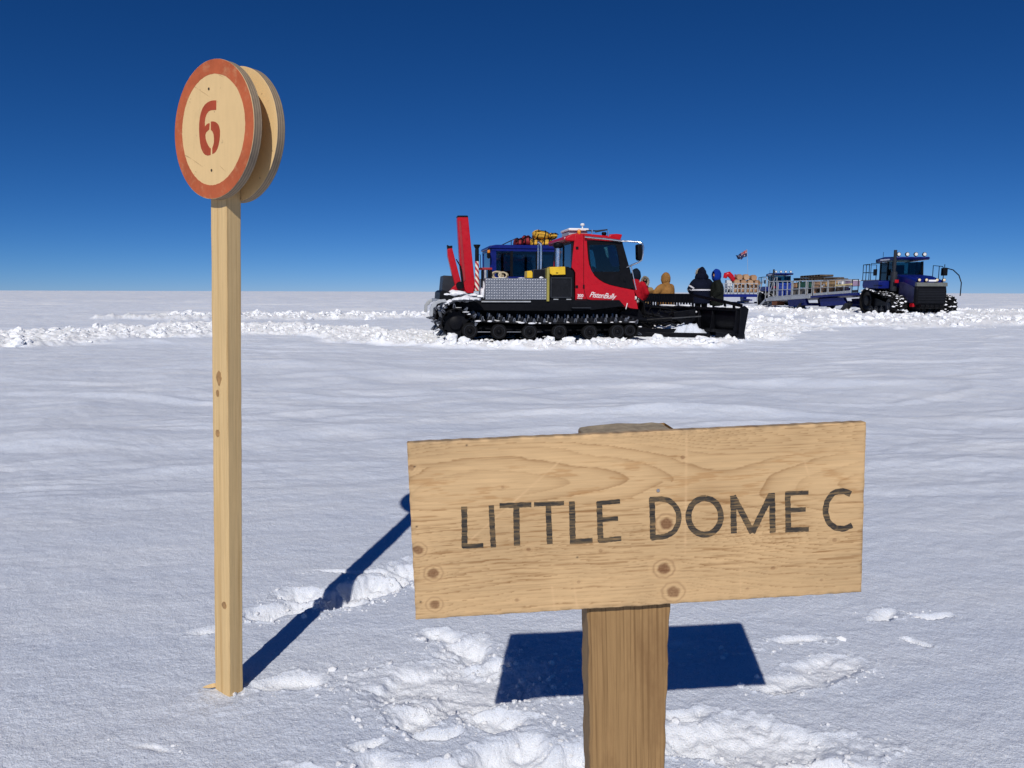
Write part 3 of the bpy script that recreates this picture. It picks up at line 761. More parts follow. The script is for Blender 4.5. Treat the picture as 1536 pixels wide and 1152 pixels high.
# painted ring (brushed by hand: its inner edge wavers)
n = 140; mb = MB(); g = random.Random(2); vs = []
for k in range(n):
    a = 2 * math.pi * k / n; ro = DR * 0.994; ri = DR * (0.795 + 0.006 * math.sin(3 * a + .5) + 0.003 * g.uniform(-1, 1))
    for r_, y in ((ro, yf - .0004), (ri, yf - .0004), (ri, yf + .001), (ro, yf + .001)): vs.append(Vector((cx + r_ * math.cos(a), y, cz + r_ * math.sin(a))))
fs = [(4 * k + q_, 4 * ((k + 1) % n) + q_, 4 * ((k + 1) % n) + (q_ + 1) % 4, 4 * k + (q_ + 1) % 4) for k in range(n) for q_ in range(4)]
mb.add(vs, fs); mb.build('painted_ring', M_RING, dfront, smooth=0)
Z8 = lambda x, y: mp_(240 + x / 4.608, 70 + y / 4.608)
six = [[(390, 372), (372, 371), (350, 375), (328, 386), (310, 402), (295, 425), (284, 455), (276, 490), (272, 530), (271, 575), (273, 620), (278, 668), (286, 705), (299, 733), (312, 747), (328, 753), (350, 750), (352, 705), (343, 697), (333, 682), (323, 660), (316, 636), (314, 610), (320, 592), (341, 572), (344, 530), (334, 530), (322, 538), (311, 553), (310, 520), (314, 492), (322, 468), (334, 450), (348, 441), (366, 438), (389, 437)],
       [(352, 518), (366, 516), (380, 519), (393, 527), (404, 540), (411, 558), (415, 582), (415, 612), (412, 645), (406, 678), (397, 706), (386, 726), (374, 737), (362, 743), (362, 700), (368, 684), (373, 664), (374, 635), (371, 606), (364, 588), (352, 575)]]
mb = MB()
for pl in six: mb.prism([Z8(*p) for p in pl], yf - .0005, yf + .001)
mb.build('number', M_SIX, dfront, smooth=0)
M_SCR = mat('scratch', (0.42, 0.28, 0.13), .7)
for (a_, b_, w0) in (((212, 258), (262, 292), 5), ((262, 292), (345, 348), 3), ((160, 742), (222, 778), 7), ((222, 778), (296, 832), 4), ((412, 822), (452, 862), 3), ((400, 190), (440, 212), 3)):
    d_ = math.hypot(b_[0] - a_[0], b_[1] - a_[1]); nx_, ny_ = -(b_[1] - a_[1]) / d_ * w0 / 2, (b_[0] - a_[0]) / d_ * w0 / 2
    pl = [(a_[0], a_[1]), (a_[0] * .7 + b_[0] * .3 + nx_, a_[1] * .7 + b_[1] * .3 + ny_), (b_[0], b_[1]), (a_[0] * .5 + b_[0] * .5 - nx_, a_[1] * .5 + b_[1] * .5 - ny_)]
    MB().prism([Z8(*p) for p in pl], yf - .0003, yf + .001).build('scratch', M_SCR, dfront, smooth=0)
M_HOLE = mat('screw_hole', (0.05, 0.035, 0.02), 0.9)
for (px, py) in ((338, 292), (357, 855)):
    mb = MB()
    x, z = Z8(px, py); mb.lathe([(.0042, -.0006), (.0036, -.0012), (.001, -.0006)], (x, yf, z), 'y', 12); mb.build('screw', M_HOLE, dfront)

# a curl of wood left where the post was driven in
c0 = G(318, 1024); z0_ = float(height(np.array([c0.x]), np.array([c0.y]))[0][0]) + .004
mb = MB(); n = 14; vs = []
for k in range(n):
    a = -.4 + 2.2 * k / (n - 1); p_ = Vector((c0.x - .012 + .030 * math.sin(a), c0.y - .012 + .030 * (1 - math.cos(a)) * .6 - .004 * k / n, z0_ + .004))
    vs += [p_, p_ + Vector((-.004, .0, .013 * math.sin(math.pi * (k + .6) / n))), p_ + Vector((.002, .002, 0)), p_ + Vector((-.002, .002, .013 * math.sin(math.pi * (k + .6) / n)))]
fs = [(4 * k + a, 4 * k + b, 4 * k + 4 + b, 4 * k + 4 + a) for k in range(n - 1) for a, b in ((0, 1), (1, 3), (3, 2), (2, 0))] + [(0, 1, 3, 2), (4 * n - 4, 4 * n - 3, 4 * n - 1, 4 * n - 2)]
mb.add(vs, fs); tag(mb.build('wood_shaving', M_PLY, None, smooth=60), 'small curled pale wood shaving on the snow at the foot of the tall post', 'shaving')
# ================================================================== MACHINE MATERIALS
SNOWY = (0.86, 0.88, 0.92)
M_RED = mat('red_paint', (0.45, 0.004, 0.013), 0.34, var=0.08, dirt=(0.29, 0.008, 0.014), dirt_amt=0.5, spec=0.3)
M_DRED = mat('dark_red_paint', (0.30, 0.012, 0.018), 0.45, var=0.15)
M_BLK = mat('black_paint', (0.0030, 0.0034, 0.0055), 0.5, var=0.3, dirt=(0.012, 0.013, 0.017), dirt_amt=0.3, spec=0.14)
M_RUB = mat('black_rubber', (0.006, 0.006, 0.007), 0.8, var=0.3, dirt=(0.018, 0.019, 0.022), dirt_amt=0.45, scale=6, spec=0.12)
M_GREY = mat('dark_grey_plate', (0.022, 0.025, 0.033), 0.5, var=0.2, dirt=(0.045, 0.05, 0.06), dirt_amt=0.35, spec=0.2)
M_LGREY = mat('galvanised_steel', (0.42, 0.44, 0.46), 0.5, 0.35, var=0.15, dirt=(0.2, 0.2, 0.2))
M_ALU = mat('bright_aluminium', (0.17, 0.185, 0.22), 0.42, 0.4, var=0.12, scale=8)
M_CHR = mat('polished_steel', (0.72, 0.74, 0.77), 0.2, 0.95, var=0.06)
M_YEL = mat('yellow_paint', (0.72, 0.46, 0.015), 0.45, var=0.1, dirt=(0.3, 0.2, 0.03))
M_OLIVE = mat('dull_olive_paint', (0.30, 0.26, 0.055), 0.55, var=0.2, dirt=(0.12, 0.11, 0.05))
M_BLUE = mat('deep_blue_paint', (0.004, 0.012, 0.145), 0.35, var=0.12, dirt=(0.006, 0.012, 0.06), dirt_amt=0.5, spec=.25)
M_WHITE = mat('white_paint', (0.78, 0.78, 0.78), 0.45, var=0.06)
M_ORANGE = mat('amber_plastic', (0.70, 0.22, 0.01), 0.3, var=0.1)
M_SEAT = mat('dark_upholstery', (0.03, 0.035, 0.045), 0.8, var=0.3)
M_ROPE = mat('pale_rope', (0.50, 0.42, 0.28), 0.85, var=0.35, scale=30)
M_GLASS = glass_mat('tinted_glass', (0.42, 0.58, 0.60))
M_GLASSD = glass_mat('dark_tinted_glass', (0.27, 0.40, 0.45))
M_LAMP = mat('lamp_lens', (0.80, 0.80, 0.76), 0.12, 0.2, var=0.05)
M_SNOWCAP = None
def cap_mat():
    b = NB('settled_snow'); n = b.noise(20, 4, .6); b.set(Base_Color=(0.88, 0.90, 0.94), Roughness=0.85, Specular_IOR_Level=0.2); b.bump(n, .6, .02); return b.m
M_SNOWCAP = cap_mat()

def snow_cap(name, parent, spots, seed=1):
    """lumps of settled snow: [(x,y,z,rx,ry,rz)] on a part of a machine"""
    g = random.Random(seed); mb = MB()
    for (x, y, z, rx, ry, rz) in spots:
        ph = g.random() * 9
        fn = lambda v, ph=ph: v * (1 + .16 * math.sin(5 * v.x + ph) + .14 * math.sin(6 * v.y + 2 * ph) + .08 * math.sin(13 * v.x + 7 * v.y + ph))
        mb.ball((x, y, z), 1.0, (rx, ry, rz), 14, 9, fn=fn)
    o = mb.build(name, M_SNOWCAP, parent, smooth=60); o['kind'] = 'stuff'; return o

def text_mesh(name, body, M, size, material, parent, shear=0.0, bold=0.0, width=None, depth=0.003, space=1.0):
    cu = bpy.data.curves.new(name, 'FONT'); cu.body = body; cu.size = size; cu.shear = shear; cu.offset = bold; cu.extrude = depth; cu.space_character = space
    o = bpy.data.objects.new(name, cu); COL.objects.link(o)
    dg = bpy.context.evaluated_depsgraph_get(); me = bpy.data.meshes.new_from_object(o.evaluated_get(dg))
    bpy.data.objects.remove(o)
    if width:
        xs = [v.co.x for v in me.vertices]; k = width / (max(xs) - min(xs)); mn = min(xs)
        for v in me.vertices: v.co.x = (v.co.x - mn) * k
    me.transform(M); me.materials.clear(); me.materials.append(material)
    o = bpy.data.objects.new(name, me); COL.objects.link(o); o.parent = parent; return o

def loop_path(circles, step):
    """the belt line round a set of circles (x,z,r) given clockwise from the rear, as points"""
    n = len(circles); out = []
    tang = []
    for i in range(n):
        (x0, z0, r0), (x1, z1, r1) = circles[i], circles[(i + 1) % n]
        dx, dz = x1 - x0, z1 - z0; D = math.hypot(dx, dz); base = math.atan2(dz, dx); off = math.acos(max(-1, min(1, (r0 - r1) / D)))
        a = base + off                                   # outer tangent on the left when going clockwise over the top
        tang.append(((x0 + r0 * math.cos(a), z0 + r0 * math.sin(a)), (x1 + r1 * math.cos(a), z1 + r1 * math.sin(a)), a))
    for i in range(n):
        p0, p1, a = tang[i]; L = math.dist(p0, p1); k = max(1, int(L / step))
        out += [(p0[0] + (p1[0] - p0[0]) * t / k, p0[1] + (p1[1] - p0[1]) * t / k) for t in range(k)]
        x, z, r = circles[(i + 1) % n]; a1 = tang[(i + 1) % n][2]
        da = (a - a1) % (2 * math.pi)
        if da > 5.5: da = 0
        k = max(1, int(da * r / step))
        out += [(x + r * math.cos(a - da * t / k), z + r * math.sin(a - da * t / k)) for t in range(k)]
    return out
def resample(path, step):
    pts = path + [path[0]]; seg = [math.dist(a, b) for a, b in zip(pts[:-1], pts[1:])]; T = sum(seg); n = max(8, round(T / step)); out = []
    acc = 0; k = 0
    for i in range(n):
        s = T * i / n
        while acc + seg[k] < s: acc += seg[k]; k += 1
        t = (s - acc) / max(seg[k], 1e-9); a, b = pts[k], pts[k + 1]
        out.append((a[0] + (b[0] - a[0]) * t, a[1] + (b[1] - a[1]) * t, (b[0] - a[0]) / max(seg[k], 1e-9), (b[1] - a[1]) / max(seg[k], 1e-9)))
    return out
def belt(mb, path, y0, y1, th):
    n = len(path); vs = []
    for i, p in enumerate(path):
        a, b = path[i - 1], path[(i + 1) % n]; dx, dz = b[0] - a[0], b[1] - a[1]; L = math.hypot(dx, dz); nx, nz = -dz / L, dx / L   # outward when clockwise
        vs += [(p[0], y0, p[1]), (p[0], y1, p[1]), (p[0] - nx * th, y1, p[1] - nz * th), (p[0] - nx * th, y0, p[1] - nz * th)]
    fs = [(4 * i + q, 4 * ((i + 1) % n) + q, 4 * ((i + 1) % n) + (q + 1) % 4, 4 * i + (q + 1) % 4) for i in range(n) for q in range(4)]
    mb.add([Vector(v) for v in vs], fs)

M_STUD = mat('polished_stud', (0.80, 0.82, 0.86), 0.4, 0.25, var=0.05)
# ================================================================== RED SNOW GROOMER
GF = Frame((0.77, 20.4, 0.0), R(9.0))
gm = thing('snow_groomer', 'red tracked snow groomer with black front blade, chequer plate box and folded red crane', 'snow groomer', GF.o, GF.yaw)
v = GF.at
YT0, YT1 = -2.05, -0.80
wheel_px = [(705, 496.5), (749, 497.5), (795, 498), (840, 498), (885.5, 498.5), (927, 497.5)]
WH = [v(px, py, YT0) for px, py in wheel_px]; WR = 0.20
SPR = v(684, 485, YT0); IDL = v(947, 496, YT0)
tread = (0.05 + 0.0)
def make_track(sgn, parent):
    y0, y1 = (YT0, YT1) if sgn < 0 else (-YT1, -YT0)
    top = WR + 0.03
    circ = [(SPR[0], SPR[1], 0.36), (WH[0][0] + .1, WH[0][1] + .02, top), (WH[2][0], WH[2][1] - .01, top - .01), (WH[4][0], WH[4][1], top), (IDL[0], IDL[1] + .02, 0.19), (IDL[0] - .22, .235, .2), (WH[3][0], .22, .2), (WH[0][0], .23, .2)]
    path = loop_path(circ, 0.06)
    mb = MB()
    for (a, b) in ((y0, y0 + .36), (y0 + .44, y1 - .44), (y1 - .36, y1)): belt(mb, path, a, b, 0.022)
    tr = mb.build('track', M_RUB, parent, smooth=40)
    sn = MB(); g = random.Random(3 if sgn < 0 else 8); proto = None
    for (x, z, dx, dz) in resample(path, 0.262):
        nx, nz = -dz, dx
        M = Matrix(((dx, 0, nx, x), (0, 1, 0, 0), (dz, 0, nz, z), (0, 0, 0, 1)))
        if proto is None:
            gr = MB().box(-.030, .030, y0 + .01, y1 - .01, 0, .030)
            gr.prism([(-.022, .03), (.022, .03), (.010, .10), (-.010, .10)], y0 + .02, y1 - .02); nb = len(gr.f)
            for yy, hh in ((y0 + .02, .115), (y0 + .40, .15), (y1 - .42, .18), (y1 - .06, .19)):
                gr.prism([(-.036, .028), (.036, .028), (.014, hh), (-.014, hh)], yy, yy + .04)
            proto = o = gr.build('grouser', M_GREY, tr); o.data.materials.append(M_ALU)
            for p_ in o.data.polygons:
                if p_.center.z > .101: p_.material_index = 1
                elif max(abs(p_.center.y - yy_) for yy_ in (y0 + .04,)) < .03 and p_.center.z > .05: p_.material_index = 1
        else: o = proto.copy(); COL.objects.link(o); o.parent = tr
        o.matrix_basis = M
        if nz > .75 and sgn < 0:
            for _ in range(2):
                yy = y0 + g.random() ** 2 * 1.1; a = g.uniform(.03, .2)
                q = M @ Vector((a, yy, .005)); sn.ball(q, 1, (g.uniform(.03, .10), g.uniform(.04, .12), g.uniform(.008, .026)), 8, 5)
    if sgn < 0: sn.build('packed_snow', M_SNOWCAP, tr, smooth=60)['kind'] = 'stuff'
    return tr
make_track(-1, gm); make_track(1, gm)
def wheel(x, z, y, r, w, parent, sgn):
    t = MB().lathe([(r * .72, 0), (r * .93, .0), (r, .03), (r, w - .03), (r * .93, w), (r * .72, w)], (x, y - w / 2, z), 'y', 28).build('road_wheel', M_RUB, parent)
    yo = y - w / 2 if sgn < 0 else y + w / 2; s = 1 if sgn < 0 else -1
    mb = MB().lathe([(r * .76, s * .015), (r * .73, s * -.006), (r * .66, s * .02), (r * .40, s * .035), (r * .34, s * .005), (r * .28, s * -.02), (r * .14, s * -.04), (.02, s * -.045)], (x, yo, z), 'y', 24)
    for k in range(5):
        a = 2 * math.pi * k / 5; mb.lathe([(.017, s * .02), (.017, s * -.012), (.008, s * -.014)], (x + r * .53 * math.cos(a), yo + s * .01, z + r * .53 * math.sin(a)), 'y', 6)
    mb.build('rim', M_BLK, t)
    MB().tube([(x + r * .70 * math.cos(a), yo - s * .004, z + r * .70 * math.sin(a)) for a in [2 * math.pi * q / 28 for q in range(28)]], .008, 5, closed=True).build('rim_ring', M_GREY, t, smooth=60); return t
for sgn in (-1, 1):
    for (x, z) in WH: wheel(x, max(z, .245), sgn * 1.92, WR, .17, gm, sgn)
    # toothed drive sprocket and front idler
    mb = MB(); pl = []
    for k in range(26): a = 2 * math.pi * k / 26; r = .335 if k % 2 else .27; pl += [(SPR[0] + r * math.cos(a - .05), SPR[1] + r * math.sin(a - .05)), (SPR[0] + r * math.cos(a + .05), SPR[1] + r * math.sin(a + .05))]
    mb.prism(pl, sgn * 1.80, sgn * 1.86); mb.lathe([(.16, sgn * 1.70), (.16, sgn * 1.93), (.06, sgn * 1.96)], (SPR[0], 0, SPR[1]), 'y', 20)
    mb.build('drive_sprocket', M_BLK, gm)
    wheel(IDL[0] - .02, max(IDL[1], .24), sgn * 1.92, .165, .16, gm, sgn)
# chassis and dark side beam
mb = MB()
xr, zr = v(690, 462, -.75); xf, _ = v(958, 462, -.75)
mb.prism([(xr, .42), (xr - .25, .8), (xr, .98), (xf - .1, .98), (xf + .15, .62), (xf - .1, .32), (xr + .3, .30)], -.72, .72)
for (x, z) in WH: mb.bar((x, -1.85, z), (x + .02, 1.85, z), .07)
for sgn in (-1, 1):
    mb.bar((WH[0][0] - .4, sgn * 1.35, .33), (IDL[0], sgn * 1.35, .30), .12, .16)
mb.build('chassis', M_BLK, gm, bevel=.01)
# deck with black skirts
a, b = v(668, 449, -1.25), v(862, 450, -1.25); c = v(862, 467, -1.25)
mb = MB().prism([(a[0], a[1]), (b[0] + 1.2, b[1]), (b[0] + 1.35, b[1] - .16), (c[0] + .2, c[1]), (a[0] + .55, c[1] + .02), (a[0] - .02, a[1] - .20)], -1.25, 1.25); mb.build('deck', M_BLK, gm, bevel=.012)
# rear fender plate over the sprocket
for sgn in (-1, 1):
    y0, y1 = (-2.0, -.85) if sgn < 0 else (.85, 2.0)
    F_ = [v(664, 481, -2.0), v(661, 468, -2.0), v(668, 457, -2.0), v(682, 450.5, -2.0), v(716, 449, -2.0)]
    mb = MB(); pl = F_ + [(x + .03, z - .035) for x, z in F_[::-1]]
    mb.prism(pl, y0, y1); fe = mb.build('fender', M_GREY, gm, bevel=.006)
    if sgn < 0:
        sp_ = []
        for (px, py, rx, rz) in ((690, 449.5, .20, .05), (700, 448.5, .18, .07), (712, 449, .16, .045), (676, 453, .10, .05), (672, 456, .07, .05), (668, 461, .06, .06)):
            x, z = v(px, py, -1.9); sp_.append((x, -1.6, z, rx, .36, rz))
        snow_cap('settled_snow', fe, sp_, 4)
# curved rear guard bar
def cane(y):
    return [(*v(px, py, y),) for px, py in ((668, 448.5), (660, 449.5), (653, 452), (648, 456.5), (645, 462), (644.5, 474))]
mb = MB()
for y, w in ((-1.75, .15),):
    pts = cane(y); pl = pts + [(x + (.085 if i > 2 else .045), z - (.0 if i > 3 else .07)) for i, (x, z) in list(enumerate(pts))[::-1]]
    mb.prism(pl, y, y + w); mb.prism(pl, -y - w, -y)
mb.bar((pts[1][0], -1.7, pts[1][1] - .03), (pts[1][0], 1.7, pts[1][1] - .03), .07)
mb.build('rear_guard', M_LGREY, gm, bevel=.01)
# rear stowage box (dark) and snow on the rear deck
a, b = v(664, 414, -.4), v(684, 437, -.4)
mb = MB().prism([v(665, 413, -.4), v(682, 414, -.4), v(683, 445, -.4), v(662, 445, -.4)], -.4, .9); mb.build('stowage_box', M_GREY, gm, bevel=.015)
mb = MB().prism([v(660, 438, -1.15), v(664, 435, -1.15), v(700, 446.5, -1.15), v(728, 448, -1.15), v(728, 451, -1.15), v(659, 450, -1.15)], -1.15, 1.15); rd = mb.build('rear_step', M_BLK, gm, bevel=.01)
sp_ = []
for (px, py, rx, rz) in ((672, 441.5, .22, .07), (684, 441, .22, .09), (692, 440.5, .14, .05), (712, 443, .14, .04), (724, 440, .05, .16), (726, 431, .035, .16), (722, 445, .14, .04)):
    x, z = v(px, py, -1.0); sp_.append((x, -.95, z, rx, .22, rz))
snow_cap('settled_snow', rd, sp_, 9)

# ---- folded red crane
YC = -.55
def arm(poly, y0, y1, name, par, m=M_RED, bv=.015):
    return MB().prism([v(px, py, YC) for px, py in poly], y0, y1).build(name, m, par, bevel=bv)
crane = arm([(674, 437), (681, 429), (690, 423), (712, 424), (713, 436), (705, 441), (686, 441), (676, 440)], YC, YC + .55, 'crane', gm)
arm([(699.5, 440), (710, 440), (712, 425), (702, 326), (699, 325), (686.5, 325), (686, 329), (690, 400), (694, 428)], YC - .06, YC + .30, 'boom', crane)
arm([(687.5, 331), (691, 332), (698, 420), (694, 424)], YC - .075, YC - .058, 'boom_flange', crane, M_DRED, .003)
arm([(671.5, 373), (678.5, 372), (692, 424), (690.5, 432), (683, 430), (672, 384)], YC + .02, YC + .34, 'jib', crane)
arm([(671, 366.8), (674, 368.5), (679, 368), (678.8, 374), (671.8, 374.5)], YC + .06, YC + .30, 'jib_head', crane, M_BLK, .01)
arm([(686, 323.6), (701, 323.6), (702, 326), (686, 326)], YC - .07, YC + .31, 'boom_cap', crane, M_BLK, .004)
x, z = v(690, 428, YC - .08); MB().lathe([(.10, -.10), (.10, .6), (.06, .62)], (x, YC, z), 'y', 20).build('slew_bearing', M_BLK, crane)
g = random.Random(5)
for k in range(4):
    pts = []; mb = MB()
    for t, (px, py) in enumerate(((684, 389), (687, 393), (690 + k * .5, 400), (691.5 + k * .6, 415), (693 + k * .4, 428))):
        x, z = v(px + g.uniform(-.6, .6), py, YC - .1); pts.append((x, YC - .09 - .02 * k, z))
    mb.tube(pts, .013, 6); mb.build('hydraulic_hose', M_RUB, crane, smooth=60)
# stabiliser leg with striped tube
xo, _ = v(715.5, 400, -1.1); zz = lambda py: v(715.5, py, -1.1)[1]
xo0 = xo
st = MB().lathe([(.06, zz(436)), (.06, zz(416)), (.05, zz(415.5)), (.05, zz(392))], (xo, -1.1, 0), 'z', 18).build('stabiliser', M_WHITE, gm)
def stripes():
    b = NB('red_white_stripes'); tc = b.new('ShaderNodeTexCoord'); sx_ = b.new('ShaderNodeSeparateXYZ'); b.l.new(tc.outputs['Object'], sx_.inputs[0])
    ad = b.new('ShaderNodeMath', operation='MULTIPLY_ADD'); ad.inputs[1].default_value = 1.5; b.l.new(sx_.outputs[0], ad.inputs[0]); b.l.new(sx_.outputs[2], ad.inputs[2])
    ml = b.new('ShaderNodeMath', operation='MULTIPLY'); ml.inputs[1].default_value = 6.2; b.l.new(ad.outputs[0], ml.inputs[0])
    fr_ = b.new('ShaderNodeMath', operation='FRACT'); b.l.new(ml.outputs[0], fr_.inputs[0])
    r_ = b.ramp(fr_.outputs[0], [(0.0, (.72, .66, .55)), (0.48, (.72, .66, .55)), (0.5, (.42, .02, .03)), (0.98, (.42, .02, .03))]); b.set(Base_Color=r_, Roughness=.45); return b.m
st.data.materials[0] = stripes()
MB().lathe([(.058, zz(437)), (.058, zz(415.4)), (.03, zz(415.2))], (xo, -1.1, 0), 'z', 18).build('leg_sleeve', M_OLIVE, st)
mb = MB().lathe([(.052, zz(391.9)), (.05, zz(375)), (.045, zz(373)), (.06, zz(371.5)), (.085, zz(368.5)), (.09, zz(367)), (.02, zz(366.8))], (xo, -1.1, 0), 'z', 18); mb.build('foot_plate', M_BLK, st)
x, z = v(720.5, 382, -1.08); mb = MB().tube([(x - .06, -1.08, z), (x, -1.08, z), (x + .01, -1.08, zz(403))], .010, 6); mb.build('hydraulic_hose', M_RUB, st)
mb = MB().prism([v(719, 401.5, -.9), v(738, 401.5, -.9), v(738, 405, -.9), (719 and v(719, 405, -.9))], -.95, -.8); mb.build('red_beam', M_DRED, gm, bevel=.01)
for px in (723.5, 728, 733, 736.5):
    x, z0 = v(px, 419, -1.0); _, z1 = v(px, 405, -1.0)
    MB().lathe([(.033, z0 - .2), (.033, z1 - .02), (.018, z1)], (x, -1.0, 0), 'z', 12).build('canister', M_BLK if px != 728 else M_LGREY, gm)

# ---- chequer plate box
A, B = v(728, 417.2, -1.28), v(820, 417.8, -1.28); C = v(728, 449.5, -1.28)
mb = MB().box(A[0], B[0], -1.28, .2, C[1], A[1])
nx, nz = 24, 8; w, h = (B[0] - A[0]) / nx, (A[1] - C[1]) / nz; y_ = -1.2805
for i in range(nx):
    for j in range(nz):
        cx_, cz_ = A[0] + (i + .5) * w, C[1] + (j + .5) * h; sgn = 1 if (i + j) % 2 else -1
        dx, dz = .024, .016 * sgn; ox, oz = -.007 * sgn, .009
        top = [(cx_ - dx, cz_ - dz), (cx_ + ox, cz_ + oz), (cx_ + dx, cz_ + dz), (cx_ - ox, cz_ - oz)]
        vs = [Vector((a, y_, b)) for a, b in top] + [Vector((cx_ + (a - cx_) * .5, y_ - .008, cz_ + (b - cz_) * .5)) for a, b in top]
        mb.add(vs, [(4, 5, 6, 7)] + [(q, (q + 1) % 4, 4 + (q + 1) % 4, 4 + q) for q in range(4)])
bx = mb.build('tool_box', M_ALU, gm, smooth=0); bx.data.materials.append(M_STUD)
for p_ in bx.data.polygons:
    if p_.center.y < -1.2802: p_.material_index = 1
mb = MB().box(v(722, 452, -1.27)[0], v(796, 452, -1.27)[0], -1.30, -1.25, v(730, 453.4, -1.27)[1], v(730, 451.4, -1.27)[1]); mb.build('step_rail', M_LGREY, gm, bevel=.004)
x, z = v(812, 416.6, -1.15); snow_cap('settled_snow', bx, [(x, -1.1, z, .06, .08, .03), (x - .5, -1.0, z - .01, .1, .1, .012), (x - 1.0, -1.0, z - .01, .16, .1, .012)], 2)
# coiled rope on the box
rope = MB(); g = random.Random(12)
for (px, n_, r0) in ((744, 5, .13), (754, 4, .11)):
    x, z = v(px, 411, -1.0)
    for k in range(n_):
        r = r0 * g.uniform(.8, 1.05); tilt = g.uniform(-.5, .5); pts = [(x + r * math.cos(t) + .02 * k, -1.0 + .12 * k / n_ + r * .5 * math.sin(t) * tilt, z - .03 + r * .75 * math.sin(t)) for t in [2 * math.pi * q / 18 for q in range(18)]]
        rope.tube(pts, .019, 6, closed=True)
rope_o = rope.build('rope', M_ROPE, None, smooth=60); rope_o.matrix_world = GF.M.copy(); tag(rope_o, 'coil of pale beige rope lying on the chequer plate box of the red groomer', 'rope')
# yellow edged frame, engine louvre box, exhausts, radiator
mb = MB().box(v(820.2, 440, -1.3)[0], v(824, 440, -1.3)[0], -1.3, -.9, v(822, 452, -1.3)[1], v(822, 402.5, -1.3)[1]); mb.build('frame_post', M_OLIVE, gm, bevel=.004)
mb = MB().prism([v(799.5, 404.2, -1.1), v(818.5, 403.5, -1.1), v(819, 417, -1.1), v(799, 417, -1.1)], -1.1, -.5); lb = mb.build('louvre_box', M_GREY, gm, bevel=.008)
mb = MB()
for k in range(6): p0, p1 = v(801, 405.6 + k * 1.9, -1.104), v(817, 405.6 + k * 1.9, -1.104); mb.box(p0[0], p1[0], -1.112, -1.101, p0[1] - .010, p0[1] + .006)
mb.build('louvre', M_BLK, lb)
mb = MB().prism([v(791, 406.5, -1.1), v(797.5, 406, -1.1), v(799, 409, -1.1), v(799, 417, -1.1), v(790.5, 417, -1.1)], -1.1, -.7); mb.build('fuel_tank', M_YEL, gm, bevel=.012)
def pipe(px, y, top, bot, r, name, cap):
    x, z0 = v(px, bot, y); _, z1 = v(px, top, y)
    o = MB().lathe([(r, z0), (r, z1), (r * .7, z1 + .005)], (x, y, 0), 'z', 20).build(name, M_CHR, gm); return x, z1, o
x, z1, o = pipe(811.5, -.7, 368, 404, .032, 'exhaust_pipe', 0)
MB().tube([(x, -.7, z1 - .02), (x, -.7, z1 + .02), (x - .03, -.7, z1 + .055), (x - .09, -.7, z1 + .08)], .034, 12).build('pipe_end', M_CHR, o, smooth=60)
pipe(807.2, -.55, 367, 404, .02, 'exhaust_pipe', 0)
x, z1, o = pipe(836.8, -.95, 371, 400.5, .062, 'air_intake', 0)
MB().lathe([(.05, z1 - .03), (.11, z1 - .01), (.145, z1 + .045), (.13, z1 + .10), (.05, z1 + .13), (.01, z1 + .13)], (x, -.95, 0), 'z', 20).build('intake_cap', M_BLK, o, smooth=50)
mb = MB().prism([v(824, 400.5, -1.22), v(847.5, 400, -1.22), v(848, 412, -1.22), v(828, 412.5, -1.22), v(824.5, 410.5, -1.22)], -1.25, -.9); hp = mb.build('yellow_hatch', M_YEL, gm, bevel=.012)
p = v(835.5, 409.3, -1.25); MB().box(p[0] - .03, p[0] + .03, -1.262, -1.249, p[1] - .008, p[1] + .008).build('latch', M_BLK, hp)
mb = MB().prism([v(824.5, 400, -1.18), v(853, 400, -1.18), v(861, 408, -1.18), v(862, 453, -1.18), v(858, 456, -1.18), v(826, 456, -1.18)], -1.18, -.2); rb = mb.build('radiator_housing', M_BLK, gm, bevel=.012)
p0, p1 = v(825.5, 416.5, -1.19), v(857.5, 447, -1.19)
mb = MB()
for (a_, b_, c_, d_) in ((p0[0], p1[0], p0[1] - .02, p0[1] + .01), (p0[0], p1[0], p1[1], p1[1] + .03), (p0[0], p0[0] + .03, p1[1], p0[1]), (p1[0] - .03, p1[0], p1[1], p0[1])): mb.box(a_, b_, -1.215, -1.181, c_, d_)
for k in range(22): xx = p0[0] + .04 + (p1[0] - p0[0] - .08) * k / 21; mb.box(xx - .004, xx + .004, -1.20, -1.183, p1[1] + .03, p0[1] - .02)
mb.build('grille', M_GREY, rb)
mb = MB()
for px in (833.8, 853.2):
    for dy in (0, 2.1): a_, b_ = v(px - 3.6, 448.4 + dy, -1.19), v(px + 3.6, 449.9 + dy, -1.19); mb.box(a_[0], b_[0], -1.2, -1.181, b_[1], a_[1])
mb.build('step_plate', M_LGREY, rb)

# ---- cab
YN, YS = -1.15, 1.15
cabp = lambda L, y=YN: [v(px, py, y) for px, py in L]
red_side = [(863, 351.5), (881, 352.5), (880.5, 363), (881.3, 375), (882.5, 388), (884, 397), (887.2, 406), (892, 413.5), (898, 419), (906, 424), (915, 427.5), (930, 431), (951.3, 435.2), (957.3, 463.5), (953, 463.4), (945, 462.2), (880, 450.2), (863, 450), (863, 409), (861, 405), (857.5, 401.5), (860, 375)]
cab = MB().prism(cabp(red_side), YN, YN + .05).build('cab', M_RED, gm, bevel=.008)
MB().prism(cabp(red_side), YS - .05, YS).build('cab_side', M_RED, cab, bevel=.008)
black_win = [(880.8, 363), (931.5, 363.5), (945.5, 405), (951.2, 434.8), (930, 430.6), (915, 427), (906, 423.5), (898, 418.4), (892, 412.8), (887.5, 405.5), (884.3, 396.8), (882.8, 388), (881.6, 375)]
pane = [(884, 367.2), (924, 367.2), (928, 385), (930.4, 407.5), (889.5, 407.5), (886.5, 399), (885, 388), (884.2, 376)]
